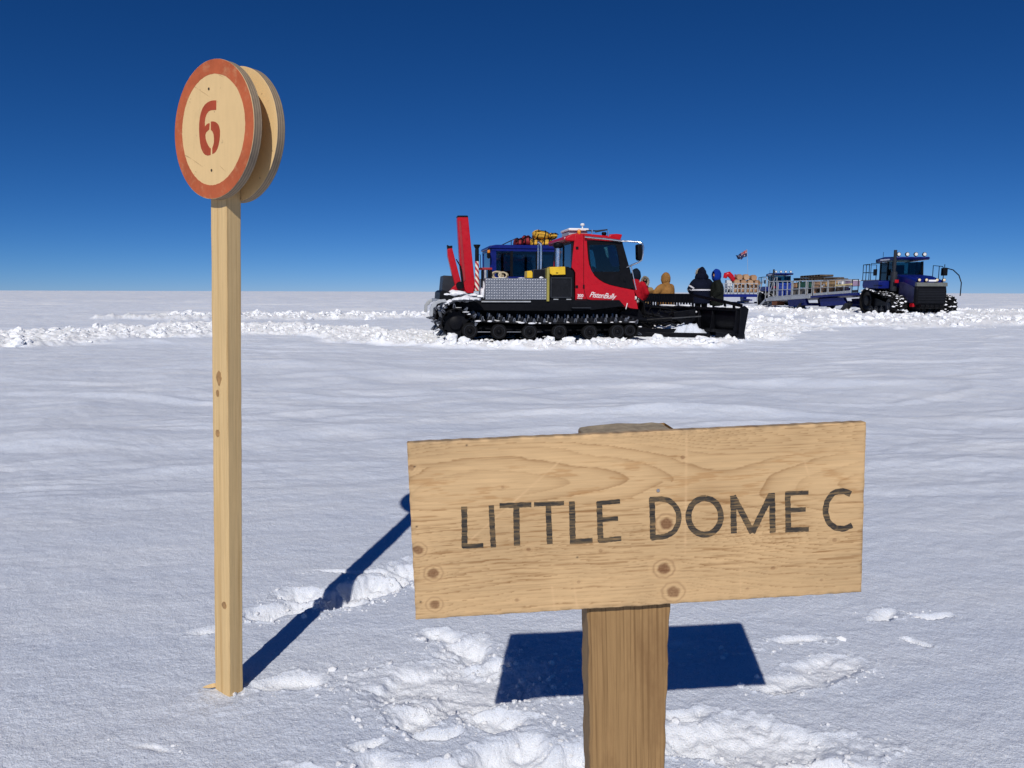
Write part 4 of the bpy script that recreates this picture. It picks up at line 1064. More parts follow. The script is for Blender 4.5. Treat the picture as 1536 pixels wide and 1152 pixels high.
def ring_poly(outer, inner, y0, y1, mbx):
    """frame between two outlines: both resampled by angle"""
    def res(poly, n=72):
        c = (sum(p[0] for p in pane_c) / len(pane_c), sum(p[1] for p in pane_c) / len(pane_c)); out = []
        for k in range(n):
            a = 2 * math.pi * k / n; d = (math.cos(a), math.sin(a)); best = None
            for p, q in zip(poly, poly[1:] + poly[:1]):
                ex, ey = q[0] - p[0], q[1] - p[1]; det = d[0] * -ey + d[1] * ex
                if abs(det) < 1e-9: continue
                rx, ry = p[0] - c[0], p[1] - c[1]; t = (rx * -ey + ry * ex) / det; s = (d[0] * ry - d[1] * rx) / det
                if t > 0 and -1e-6 <= s <= 1 + 1e-6: best = t if best is None else max(best, t)
            out.append((c[0] + d[0] * best, c[1] + d[1] * best))
        return out
    pane_c = inner; O, I = res(outer), res(inner); n = len(O)
    vs = [Vector((x, y0, z)) for x, z in O] + [Vector((x, y0, z)) for x, z in I] + [Vector((x, y1, z)) for x, z in O] + [Vector((x, y1, z)) for x, z in I]
    fs = []
    for k in range(n):
        j = (k + 1) % n; fs += [(k, j, n + j, n + k), (2 * n + k, 3 * n + k, 3 * n + j, 2 * n + j), (k, 2 * n + k, 2 * n + j, j), (n + k, n + j, 3 * n + j, 3 * n + k)]
    mbx.add(vs, fs)
for y0, y1, yg in ((YN - .004, YN + .03, YN + .012), (YS - .03, YS + .004, YS - .012)):
    mb = MB(); ring_poly(cabp(black_win), cabp(pane), y0, y1, mb); dr = mb.build('door', M_BLK, cab, smooth=0)
    MB().prism(cabp(pane), yg, yg + .006).build('window', M_GLASS, dr)
p = v(939.3, 458, YN); MB().bar((p[0] - .02, YN - .03, p[1] - .10), (p[0] + .02, YN - .03, p[1] + .06), .035, .02).build('grab_handle', M_WHITE, cab, bevel=.006)
p = v(937, 420, YN); MB().box(p[0] - .03, p[0] + .03, YN - .02, YN - .003, p[1] - .05, p[1] + .05).build('door_handle', M_BLK, cab, bevel=.006)
mb = MB(); pts = [(*v(px, py, YN - .003),) for px, py in ((875.5, 352), (875.5, 400), (875.5, 432), (878, 443), (881, 450))]
mb.tube([(x, YN - .002, z) for x, z in pts], .006, 5); p = v(875.6, 430, YN); mb.box(p[0] - .02, p[0] + .02, YN - .014, YN, p[1] - .05, p[1] + .05); mb.build('door_seam', M_BLK, cab)
# windscreen and front of the cab
def front_pt(px, py, y): x, z = v(px, py, YN); return Vector((x + .10 * (1 - (y / 1.15) ** 2), y, z))
mb = MB(); ys = [YN + .06 + (YS - YN - .12) * k / 8 for k in range(9)]
for i, (q0, q1) in enumerate((((932.5, 364), (951.2, 434)),)):
    vs = [front_pt(*q0, y) for y in ys] + [front_pt(*q1, y) for y in ys]; n = len(ys); vs += [w - Vector((.008, 0, 0)) for w in vs]
    mb.add(vs, [(k, k + 1, n + k + 1, n + k) for k in range(n - 1)] + [(2 * n + k, 3 * n + k, 3 * n + k + 1, 2 * n + k + 1) for k in range(n - 1)])
mb.build('windscreen', M_GLASS, cab, smooth=60)
mb = MB()
for y in (YN + .03, YS - .03): mb.bar(front_pt(931.5, 363, y), front_pt(951.5, 435, y), .07, .06)
mb.bar(front_pt(932, 363, YN + .03), front_pt(932, 363, YS - .03), .09, .06); mb.bar(front_pt(951, 434, YN + .03), front_pt(951, 434, YS - .03), .06)
mb.build('windscreen_frame', M_BLK, cab, bevel=.008)
mb = MB().tube([front_pt(px, py, YN - .02) + Vector((.05, 0, 0)) for px, py in ((943.5, 398), (946, 409), (950, 429), (951.5, 434.5))], .014, 8)
mb.build('grab_rail', M_CHR, cab)
vs = []; mb = MB()
f0 = [front_pt(951.5, 435.5, y) for y in ys]; f1 = [front_pt(957.5, 450, y) + Vector((.03, 0, 0)) for y in ys]; f2 = [front_pt(957, 463.5, y) for y in ys]; f3 = [w - Vector((.5, 0, 0)) for w in f2]; n = len(ys)
mb.add(f0 + f1 + f2 + f3, [(r_ * n + k, r_ * n + k + 1, (r_ + 1) * n + k + 1, (r_ + 1) * n + k) for r_ in range(3) for k in range(n - 1)])
mb.build('nose', M_RED, cab, smooth=40)
for y in (YN + .2, YS - .2):
    MB().lathe([(.07, -.01), (.075, .03), (.05, .04)], front_pt(957.5, 451, y) + Vector((.0, 0, 0)), 'x', 16).build('headlight', M_LAMP, cab)
p = front_pt(953, 447, YN); MB().lathe([(.05, -.02), (.05, .02), (.02, .03)], (p.x + .0, YN - .01, p.z), 'x', 12).build('side_lamp', M_LAMP, cab)
# roof
RF = [(848, 358), (851, 354), (858, 351), (866, 349.5), (884, 350.5), (912, 353.5), (931, 358), (934, 361.5), (932, 364), (881, 363), (863, 362), (850, 361)]
rf = MB().prism(cabp(RF), YN + .02, YS - .02).build('roof', M_RED, cab, bevel=.05)
MB().prism(cabp([(880.5, 360.8), (932, 361.8), (932.6, 365), (880.5, 364.6)]), YN - .012, YN + .02).build('door_lintel', M_BLK, rf, bevel=.004)
MB().prism([v(px, py, -.9) for px, py in ((912, 354), (916, 351.3), (925, 350.6), (934, 351.5), (933, 355), (930.5, 360.5), (913, 360))], -.9, .9).build('roof_spoiler', M_RED, rf, bevel=.03)
mb = MB().tube([(*(lambda q: (q[0], YN - .07, q[1]))(v(px, py, YN - .07)),) for px, py in ((877, 355.3), (884, 356), (912, 358.8), (932, 361.3))], .028, 10); mb.build('roof_rail', M_CHR, rf)
mb = MB()
for px, t, b_ in ((888, 344.8, 355.5), (912, 346.3, 358.3)):
    x, z0 = v(px, b_, -1.1); _, z1 = v(px, t, -1.1); mb.bar((x, -1.1, z0), (x, -1.1, z1), .045, .03); mb.bar((x, 1.0, z0), (x, 1.0, z1), .045, .03)
mb.build('rack_upright', M_CHR, rf)
mb = MB(); 
for yy in (-1.1, 1.0):
    pts = [v(px, py, -1.1) for px, py in ((879, 346), (895, 346.3), (911, 344.6))]; mb.tube([(x, yy, z) for x, z in pts], .02, 6)
    pts = [v(px, py, -1.1) for px, py in ((893, 348), (911, 344.4))]; mb.tube([(x, yy, z) for x, z in pts], .02, 6)
mb.build('roof_rack', M_GREY, rf)
x, z = v(906, 351.5, -.7); MB().lathe([(.05, 0), (.07, .05), (.05, .09)], (x, -.7, z - .03), 'z', 14).build('work_lamp', M_BLK, rf)
p0, p1 = v(852, 345.2, -.4), v(882, 342.3, -.4); MB().box(p0[0], p1[0], -.5, .5, p0[1] - .02, p1[1] - .01).build('light_bar', M_WHITE, rf, bevel=.02)
p0, p1 = v(853, 349.5, -.4), v(881, 346, -.4); MB().box(p0[0], p1[0], -.42, .42, p0[1] - .1, p0[1] + .045).build('bar_mount', M_LGREY, rf, bevel=.01)
x, z = v(873.6, 345, -.2); _, z1 = v(873.6, 338.5, -.2); _, z2 = v(873.6, 335.2, -.2)
MB().lathe([(.018, z - .1), (.018, z1), (.05, z1), (.062, (z1 + z2) / 2), (.04, z2), (.01, z2 + .005)], (x, -.2, 0), 'z', 14).build('antenna', M_WHITE, rf)
x, z = v(868.8, 352, -1.1); MB().lathe([(.045, 0), (.05, .02), (.05, .10), (.03, .13), (.005, .135)], (x, -1.08, z), 'z', 14).build('beacon', M_ORANGE, rf)
mb = MB().prism([v(px, py, -1.0) for px, py in ((846, 356.5), (858, 353), (859.5, 354.2), (847, 358.5))], -1.02, -.98); mb.build('roof_trim', M_WHITE, rf)
# rear wall with dark window, interior
xr_, zr0 = v(860.5, 360, YN); _, zr1 = v(860.5, 402, YN); _, zr2 = v(862, 450, YN)
mb = MB(); X0 = xr_ - .02
for (a_, b_, c_, d_) in ((YN + .05, YN + .20, zr1, zr0), (YS - .20, YS - .05, zr1, zr0), (YN + .05, YS - .05, zr0 - .08, zr0 + .03), (-.04, .04, zr1, zr0 - .08)): mb.box(X0, X0 + .06, a_, b_, c_, d_)
mb.box(X0, X0 + .06, YN + .05, YS - .05, zr2, zr1); mb.build('rear_wall', M_BLK, cab, bevel=.01)
MB().box(X0 + .02, X0 + .03, YN + .20, YS - .20, zr1, zr0 - .08).build('rear_window', M_GLASS, cab)
xfl, zfl = v(880, 449, YN); xfr, _ = v(940, 449, YN)
MB().box(xfl - .25, xfr, YN + .06, YS - .06, zfl, zfl + .06).build('cab_floor', M_BLK, cab)
for y in (-.55, .55):
    mb = MB().prism([(xfl + .05, zfl + .06), (xfl + .62, zfl + .06), (xfl + .66, zfl + .5), (xfl + .22, zfl + .48), (xfl + .12, zfl + 1.22), (xfl - .02, zfl + 1.22)], y - .24, y + .24); mb.build('seat', M_SEAT, cab, bevel=.04)
mb = MB().prism([(xfr - .35, zfl + .06), (xfr - .02, zfl + .06), (xfr + .08, zfl + .62), (xfr - .2, zfl + .7)], YN + .1, YS - .1); mb.build('dashboard', M_SEAT, cab, bevel=.03)
MB().lathe([(.19, -.012), (.2, 0), (.19, .012)], (xfr - .38, .5, zfl + .75), 'x', 20, M=Matrix.Rotation(R(-35), 3, 'Y')).build('steering_wheel', M_BLK, cab)
# mirrors on both sides
for yy, s_ in ((YN - .25, 1), (YS + .25, -1)):
    pt = [v(px, py, YN - .25) for px, py in ((932, 361), (945, 361.3), (958, 362.8), (963.5, 365.5), (965.2, 371), (964, 383), (962.3, 390), (958, 393.5), (951, 397), (945, 400.5))]
    ym = [yy + s_ * .25 * k for k in (1, .6, .2, 0, 0, 0, 0, .1, .5, 1)]
    mi = MB().tube([(x, y, z) for (x, z), y in zip(pt, ym)], .022, 8).build('mirror_arm', M_CHR, cab, smooth=60)
    MB().prism([v(px, py, YN - .25) for px, py in ((954.5, 367.5), (957, 366.3), (961, 367), (961.8, 371), (961.4, 388), (960, 391), (956.6, 390.8), (955, 388))], yy - .11, yy + .11).build('mirror', M_BLK, mi, bevel=.02)
# lettering on the side
Mx = Matrix.Rotation(R(90), 4, 'X')
def put(px, py, ang, y=YN - .004):
    x, z = v(px, py, y); return Matrix.Translation((x, y, z)) @ Matrix.Rotation(-R(ang), 4, 'Y') @ Mx
text_mesh('lettering', 'PistenBully', put(884.2, 445.6, -4.5), .205, M_WHITE, cab, shear=.42, bold=.0, width=v(924.5, 446, YN)[0] - v(884.2, 446, YN)[0], space=.9)
text_mesh('lettering', '300', put(866.2, 445.4, 0), .105, M_WHITE, cab, bold=.002, width=.155)
text_mesh('lettering', 'POLAR', put(866.2, 448.1, 0), .036, M_WHITE, cab, bold=.002, width=.14)

mb = MB().bar(front_pt(951, 433, -.3) + Vector((.02, 0, 0)), front_pt(941, 398, -.75) + Vector((.03, 0, 0)), .025, .02); mb.build('wiper', M_BLK, cab)
for px, py in ((864.8, 372), (864.2, 430)): x, z = v(px, py, YN); MB().box(x - .02, x + .05, YN - .018, YN - .001, z - .035, z + .035).build('hinge', M_BLK, cab, bevel=.005)
x, z = v(871, 455, -1.3); MB().box(x - .25, x + .25, -1.42, -1.2, z - .13, z - .10).build('step', M_GREY, gm, bevel=.005)
p0, p1 = v(864, 449.2, YN), v(944, 461.4, YN); MB().prism([p0, v(880, 449.3, YN), p1, (p1[0], p1[1] + .012), (v(880, 448.4, YN)), (p0[0], p0[1] + .012)], YN - .006, YN + .004).build('sill_trim', M_BLK, cab)
# ---- blade and its linkage
XB = 4.62
def bl(px, py): return GF.atx(px, py, XB)
yN, yF = -2.5, 2.75
zb0, zb1, zg = .10, .86, 1.21
mb = MB(); prof = [(.10, zb0), (.02, zb0 + .14), (-.05, zb0 + .36), (-.04, zb1 - .16), (.05, zb1), (.085, zb1 - .01), (.0, zb1 - .17), (-.012, zb0 + .36), (.06, zb0 + .14), (.14, zb0)]
mb.prism([(XB + a, b) for a, b in prof], yN, yF); blade = mb.build('blade', M_BLK, gm, bevel=.006)
# end wings: raked plates reaching ahead
for y, s_ in ((yN, -1), (yF, 1)):
    mb = MB().prism([(XB - .06, zb0 + .02), (XB + .12, zb0 + .04), (XB + .26, zb1 - .02), (XB + .12, zb1 + .06), (XB - .04, zb1 + .01)], y - .025 + s_ * .02, y + .025 + s_ * .02, M=Matrix.Translation((XB, y, 0)) @ Matrix.Rotation(-s_ * R(14), 4, 'Z') @ Matrix.Translation((-XB, -y, 0))); mb.build('end_wing', M_BLK, blade, bevel=.01)
    MB().prism([(XB + .0, zb0 - .06), (XB + .18, zb0 - .06), (XB + .16, zb0 + .12), (XB + .04, zb0 + .12)], min(y, y - s_ * 1.1), max(y, y - s_ * 1.1)).build('cutting_edge', M_GREY, blade, bevel=.006)
# spill guard
yk, _ = bl(1053, 441); yk2 = yF + .35
mb = MB(); XG = XB + .07
th_ = .03
mb.prism([(yk, zg), (yk2, zg), (yk2, zg - .055), (yk, zg - .055)], XG, XG + th_, plane='yz')
mb.prism([(yk, zg - .235), (yk2, zg - .235), (yk2, zg - .26), (yk, zg - .26)], XG, XG + th_, plane='yz')
mb.prism([(yN + .05, zb1 + .015), (yN + .05, zb1 + .10), (yk, zg), (yk, zg - .075)], XG, XG + th_, plane='yz')
n_ = 21
for k in range(n_):
    y = yk + (yk2 - yk) * k / (n_ - 1); w_ = .034 if k % 3 else .05
    mb.prism([(y - w_, zb1 - .01), (y + w_, zb1 - .01), (y + w_ * .6 + .02, zg - .02), (y - w_ * .6 + .02, zg - .02)], XG + .002, XG + th_ - .002, plane='yz')
for yy in (yN + .35, yN + .75): mb.prism([(yy, zb1 - .01), (yy + .10, zb1 - .01), (yy + .12, zb1 + .15), (yy + .03, zb1 + .12)], XG + .002, XG + th_ - .002, plane='yz')
mb.build('spill_guard', M_BLK, blade, bevel=.004)
mb = MB().prism([(yk + .05, zg - .055), (yk2, zg - .055), (yk2, zg - .235), (yk + .05, zg - .235)], XG + .010, XG + .018, plane='yz'); mb.build('guard_plate', M_BLK, blade)
# back ribs, sticker plate
mb = MB()
for y in (yN + .02, -1.42, -.75, .75, 1.4, yF - .1):
    mb.prism([(XB - .16, zb0 + .14), (XB - .02, zb0 + .1), (XB - .02, zb1 - .04), (XB - .10, zb1 - .04)], y, y + .05)
mb.box(XB - .12, XB - .03, yN + .02, yF - .02, zb1 - .07, zb1 + .0); mb.box(XB - .14, XB - .03, yN + .02, yF - .02, zb0 + .12, zb0 + .2)
mb.build('blade_rib', M_BLK, blade, bevel=.006)
ys_, zs_ = GF.atx(1049, 480, XB - .2); ya, za = GF.atx(1057, 494, XB - .2); yb, zb = GF.atx(1043, 470, XB - .2)
MB().box(XB - .20, XB - .15, ya - .05, yb + .05, za, zb).build('side_bracket', M_BLK, blade, bevel=.01)
MB().box(XB - .206, XB - .20, ys_ - .055, ys_ + .055, zs_ - .08, zs_ + .04).build('sticker', M_YEL, blade)
XL = XB - .40
blade.matrix_basis = Matrix.Translation((XB, yN, 0)) @ Matrix.Rotation(R(8.5), 4, 'Z') @ Matrix.Translation((-XB, -yN, 0))     # the blade stands a little askew
# push arms, lift frame, cylinders, hoses
xf = IDL[0] + .15
mb = MB()
for y in (-.95, .95): mb.bar((xf - .8, y * 1.25, .24), (XL - .1, y * .8, .20), .16, .13)
mb.bar((xf + .35, -1.6, .17), (XL - .12, -1.9, .14), .14, .12); mb.bar((xf - .2, -1.55, .20), (xf + .4, -1.6, .17), .15, .14)
mb.build('push_arm', M_BLK, gm, bevel=.015)
mb = MB()
for y in (-.42, .42):
    mb.prism([(xf - .55, .35), (xf + .12, .30), (xf + .34, .62), (xf + .25, .88), (xf + .02, .92), (xf - .5, .8)], y - .05, y + .05)
mb.box(xf - .35, xf + .15, -.42, .42, .45, .8); mb.bar((xf + .1, -.75, .78), (xf + .1, .75, .78), .10)
mb.bar((XL - .5, -.5, .55), (XL - .1, -.5, .55), .3, .34); mb.bar((XL - .5, .5, .55), (XL - .1, .5, .55), .3, .34); mb.bar((XL - .45, -.75, .62), (XL - .45, .75, .62), .14)
MB().prism([(XL - .75, .72), (XL - .12, .80), (XL - .12, .5), (XL - .35, .34), (XL - .72, .55)], -.95, -.85).build('side_plate', M_BLK, gm, bevel=.012)
mb.build('lift_frame', M_BLK, gm, bevel=.012)
for (a_, b_) in (((xf + .05, -.3, .85), (XL - .25, -.55, .42)), ((xf + .05, .3, .85), (XL - .25, .55, .42)), ((xf + .1, -.75, .46), (XL - .14, -1.35, .62)), ((xf + .1, .75, .46), (XL - .14, 1.35, .62)), ((xf - .1, -1.0, .62), (XL - .4, -.8, .34))):
    a_, b_ = Vector(a_), Vector(b_); m_ = a_.lerp(b_, .62); cy_ = MB().tube([a_, m_], .055, 12).build('cylinder', M_BLK, gm); MB().tube([m_, b_], .022, 10).build('piston_rod', M_GREY, cy_)
g = random.Random(21)
for k in range(12):
    a_ = Vector((xf + g.uniform(-.1, .1), g.uniform(-.9, .2), g.uniform(.6, .85))); b_ = Vector((XL - g.uniform(.2, .5), g.uniform(-1.2, .1), g.uniform(.3, .75))); pts = []
    for t in range(11):
        t /= 10; p_ = a_.lerp(b_, t); p_.z += math.sin(t * math.pi) * g.choice((-.22, .10, -.3)) + g.uniform(-.01, .01); p_.y += math.sin(t * 4 + k) * .05; pts.append(p_)
    MB().tube(pts, .016, 6).build('hydraulic_hose', M_RUB, gm, smooth=60)
MB().prism([(xf - .1, .34), (xf + .55, .30), (xf + .6, .55), (xf + .4, .82), (xf + .1, .86), (xf - .1, .7)], -.78, -.50).build('valve_block', M_BLK, gm, bevel=.03)
for k in range(6):
    y = -.9 + .09 * k; MB().tube([(xf + .05, y, .75), (xf + .12, y - .05, 1.02 + .03 * (k % 3)), (xf + .32, y - .08, 1.12 + .02 * k), (xf + .55, y, .98), (xf + .6, y + .05, .7)], .030, 8).build('hydraulic_hose', M_RUB, gm, smooth=60)
snow_cap('settled_snow', blade, [(XB - .2, -.2, .88, .12, .3, .03), (XB - .08, 1.0, .86, .08, .5, .03), (XB - .07, -1.7, .875, .07, .25, .02), (XB - .3, -.7, .72, .15, .12, .04)], 8)
# ================================================================== BLUE TRACKED CARRIER BEHIND, AND THE LUGGAGE ON ITS ROOF
BF = Frame((2.1, 28.4, 0.0), R(9.0))
bc = thing('tracked_carrier', 'blue tracked passenger carrier half hidden behind the red groomer, bags on its roof', 'snow vehicle', BF.o, BF.yaw)
w = BF.at; Y0 = -1.2
X0, ZT = w(735.5, 372.5, Y0); X1, _ = w(868, 372, Y0); _, ZW0 = w(760, 415, Y0); ZB = .85
mb = MB(); T = .06
sills = [(w(744.5, 377, Y0)[0], w(765.5, 377, Y0)[0]), (w(769.5, 377, Y0)[0], w(804, 377, Y0)[0]), (w(808, 377, Y0)[0], w(850, 377, Y0)[0])]
zwt, zwb = w(760, 376.5, Y0)[1], ZW0
def wall(y0, y1, mb):
    mb.box(X0, X1, y0, y1, zwt, ZT); mb.box(X0, X1, y0, y1, ZB, zwb)
    xs = [X0] + [q for s_ in sills for q in s_] + [X1]
    for a_, b_ in zip(xs[0::2], xs[1::2]): mb.box(a_, b_, y0, y1, zwb, zwt)
wall(Y0, Y0 + T, mb); wall(-Y0 - T, -Y0, mb)
mb.box(X0, X0 + T, Y0 + T, -Y0 - T, ZB, zwb); mb.box(X0, X0 + T, Y0 + T, -Y0 - T, zwt, ZT); mb.box(X0, X0 + T, Y0 + T, Y0 + .2, zwb, zwt); mb.box(X0, X0 + T, -Y0 - .2, -Y0 - T, zwb, zwt)
mb.box(X1 - T, X1, Y0 + T, -Y0 - T, ZB, ZT); mb.box(X0 + T, X1 - T, Y0 + T, -Y0 - T, ZB, ZB + .05)
body = mb.build('cabin', M_BLUE, bc, bevel=.01)
for (a_, b_) in sills:
    for yy in (Y0 + .02, -Y0 - .03):
        MB().box(a_, b_, yy, yy + .008, zwb, zwt).build('window', M_GLASSD, body)
for a_, b_ in ((sills[0][1], sills[1][0]), (sills[1][1], sills[2][0])): MB().box(a_, b_, Y0 - .004, Y0 + .03, zwb, zwt).build('window_bar', M_BLK, body); MB().box(a_, b_, -Y0 - .03, -Y0 + .004, zwb, zwt).build('window_bar', M_BLK, body)
MB().box(X0 + .02, X0 + .03, Y0 + .2, -Y0 - .2, zwb, zwt).build('end_window', M_GLASSD, body)
mb = MB().prism([(X0 - .06, ZT), (X0 - .04, ZT + .09), (X0 + .2, ZT + .13), (X1 - .2, ZT + .13), (X1 + .05, ZT + .08), (X1 + .05, ZT)], Y0 - .04, -Y0 + .04); mb.build('roof', M_BLUE, body, bevel=.02)
for k in range(3):
    xx = X0 + .7 + k * 1.0
    for y in (-.55, .55): MB().prism([(xx, ZB + .05), (xx + .5, ZB + .05), (xx + .5, ZB + .5), (xx + .15, ZB + .5), (xx + .06, ZB + 1.15), (xx - .05, ZB + 1.15)], y - .4, y + .4).build('seat', M_SEAT, body, bevel=.03)
p = w(732.5, 381, Y0 - .2)
mi = MB().tube([(X0 + .02, Y0 - .02, p[1] + .2), (p[0], Y0 - .2, p[1] + .2), (p[0], Y0 - .2, p[1] - .1)], .018, 6).build('mirror_arm', M_BLK, body)
MB().prism([w(px, py, Y0 - .2) for px, py in ((730.5, 377), (734.5, 376.5), (735.3, 380), (735, 387), (732.5, 388.5), (730.4, 386))], Y0 - .28, Y0 - .12).build('mirror', M_BLK, mi, bevel=.02)
MB().prism([w(px, py, Y0 - .2) for px, py in ((730.8, 376.5), (732, 374.8), (734.6, 375), (735, 379.5), (730.6, 380))], Y0 - .285, Y0 - .115).build('mirror_back', M_ORANGE, mi, bevel=.02)
# under the cabin: hull, tracks, wheels
MB().prism([(X0 - .9, .55), (X0 - .8, .85), (X1 + 1.0, .85), (X1 + 1.2, .6), (X1 + .9, .35), (X0 - .5, .35)], -.75, .75).build('hull', M_BLK, bc, bevel=.02)
for sgn in (-1, 1):
    circ = [(X0 - .7, .5, .34), (X1 + .9, .46, .30), (X1 + .5, .26, .22), (X0 - .2, .26, .22)]
    pa = loop_path(circ, .08); y0, y1 = (-1.95, -.8) if sgn < 0 else (.8, 1.95)
    mb = MB(); belt(mb, pa, y0, y1, .03)
    for (x, z, dx, dz) in resample(pa, .27): mb.box(-.03, .03, y0, y1, 0, .07, Matrix(((dx, 0, -dz, x), (0, 1, 0, 0), (dz, 0, dx, z), (0, 0, 0, 1))))
    mb.build('track', M_RUB, bc)
    for k in range(5): wheel(X0 + (X1 - X0) * (k + .2) / 4.4, .27, sgn * 1.75, .21, .16, bc, sgn)
# roof rack line and luggage
a_, b_ = w(746, 371, -.3), w(772.5, 358.2, -.3); c_ = w(772.5, 370.5, -.3)
rk = MB(); zr_ = ZT + .13
for y in (-.5, .6):
    rk.tube([(a_[0], y, a_[1]), (b_[0], y, b_[1])], .016, 6); rk.tube([(c_[0], y, zr_ - .02), (b_[0], y, b_[1])], .016, 6)
rk.bar((a_[0] - .1, -.5, zr_ + .01), (X1 - .2, -.5, zr_ + .01), .04); rk.bar((a_[0] - .1, .6, zr_ + .01), (X1 - .2, .6, zr_ + .01), .04)
rk.build('roof_rack', M_BLK, bc)
def fabric(name, col): return mat(name, col, 0.75, var=0.2, scale=4, dirt=tuple(c * .55 for c in col), dirt_amt=.6, bump=.4, bscale=25)
M_BAGR, M_BAGY = fabric('dark_red_fabric', (0.25, 0.012, 0.022)), fabric('mustard_fabric', (0.72, 0.40, 0.04))
def bag(px0, py0, px1, py1, y, m_, label, group, lenY=.7, tilt=0, seed=0):
    p0, p1 = w(px0, py1, y), w(px1, py0, y); cx_, cz_ = (p0[0] + p1[0]) / 2, (p0[1] + p1[1]) / 2; rx, rz = (p1[0] - p0[0]) / 2, (p1[1] - p0[1]) / 2
    base = BF.M @ Vector((cx_, y + lenY / 2, cz_ - rz))
    t = thing('duffel_bag', label, 'bag', base, BF.yaw, group); g = random.Random(seed); ph = g.random() * 6
    def fn(v_):
        k = (abs(v_.x) ** 3.2 + abs(v_.y) ** 3.2 + abs(v_.z) ** 3.2) ** (-1 / 3.2)
        return v_ * k * (1 + .05 * math.sin(6 * v_.x + ph) + .05 * math.sin(7 * v_.z + 4 * v_.y + ph))
    Mt = Matrix.Rotation(tilt, 3, 'Y')
    MB().ball((0, 0, rz), 1, (rx * .97, lenY / 2, rz * .97), 24, 16, M=Mt, fn=fn).build('bag_body', m_, t, smooth=60)
    for fx in (-.45, .4):
        pl = []
        for k in range(18):
            a = 2 * math.pi * k / 18; q = fn(Vector((0, math.cos(a), math.sin(a)))); pl.append(Mt @ Vector((fx * rx + .02 * math.sin(a), q.y * lenY / 2 * 1.0, q.z * rz * 1.0)) + Vector((0, 0, rz)))
        MB().tube([p_ for p_ in pl], .022, 6, closed=True).build('strap', M_BLK, t, smooth=60)
    pl = [Mt @ Vector((rx * .9 * math.cos(a), -lenY / 2 - .005, rz * .25 + rz * .5 * math.sin(a))) + Vector((0, 0, rz)) for a in [math.pi * k / 9 for k in range(10)]]
    MB().tube(pl, .018, 6).build('handle', M_BLK, t, smooth=60)
bag(773, 357, 787, 369.5, -.55, M_BAGR, 'dark red duffel bag at the left end of the roof luggage', 'bags on the blue carrier roof', seed=1)
bag(784.5, 352.5, 798, 369.5, -.45, M_BAGR, 'dark red duffel bag standing taller, next to the yellow bags', 'bags on the blue carrier roof', seed=2)
bag(796.5, 357.2, 811, 369.5, -.6, M_BAGY, 'mustard yellow duffel bag at lower left under the big yellow one', 'bags on the blue carrier roof', seed=3)
bag(811.5, 356.8, 829, 369.5, -.6, M_BAGY, 'mustard yellow duffel bag at lower right behind the exhaust pipe', 'bags on the blue carrier roof', seed=4)
bag(801, 345, 825.5, 358.2, -.6, M_BAGY, 'big rounded mustard yellow bag on top of the roof luggage', 'bags on the blue carrier roof', lenY=.8, tilt=.12, seed=5)
bag(824.5, 349, 838, 358, -.45, M_BAGY, 'small mustard yellow bag on top, beside the red cab', 'bags on the blue carrier roof', seed=6)
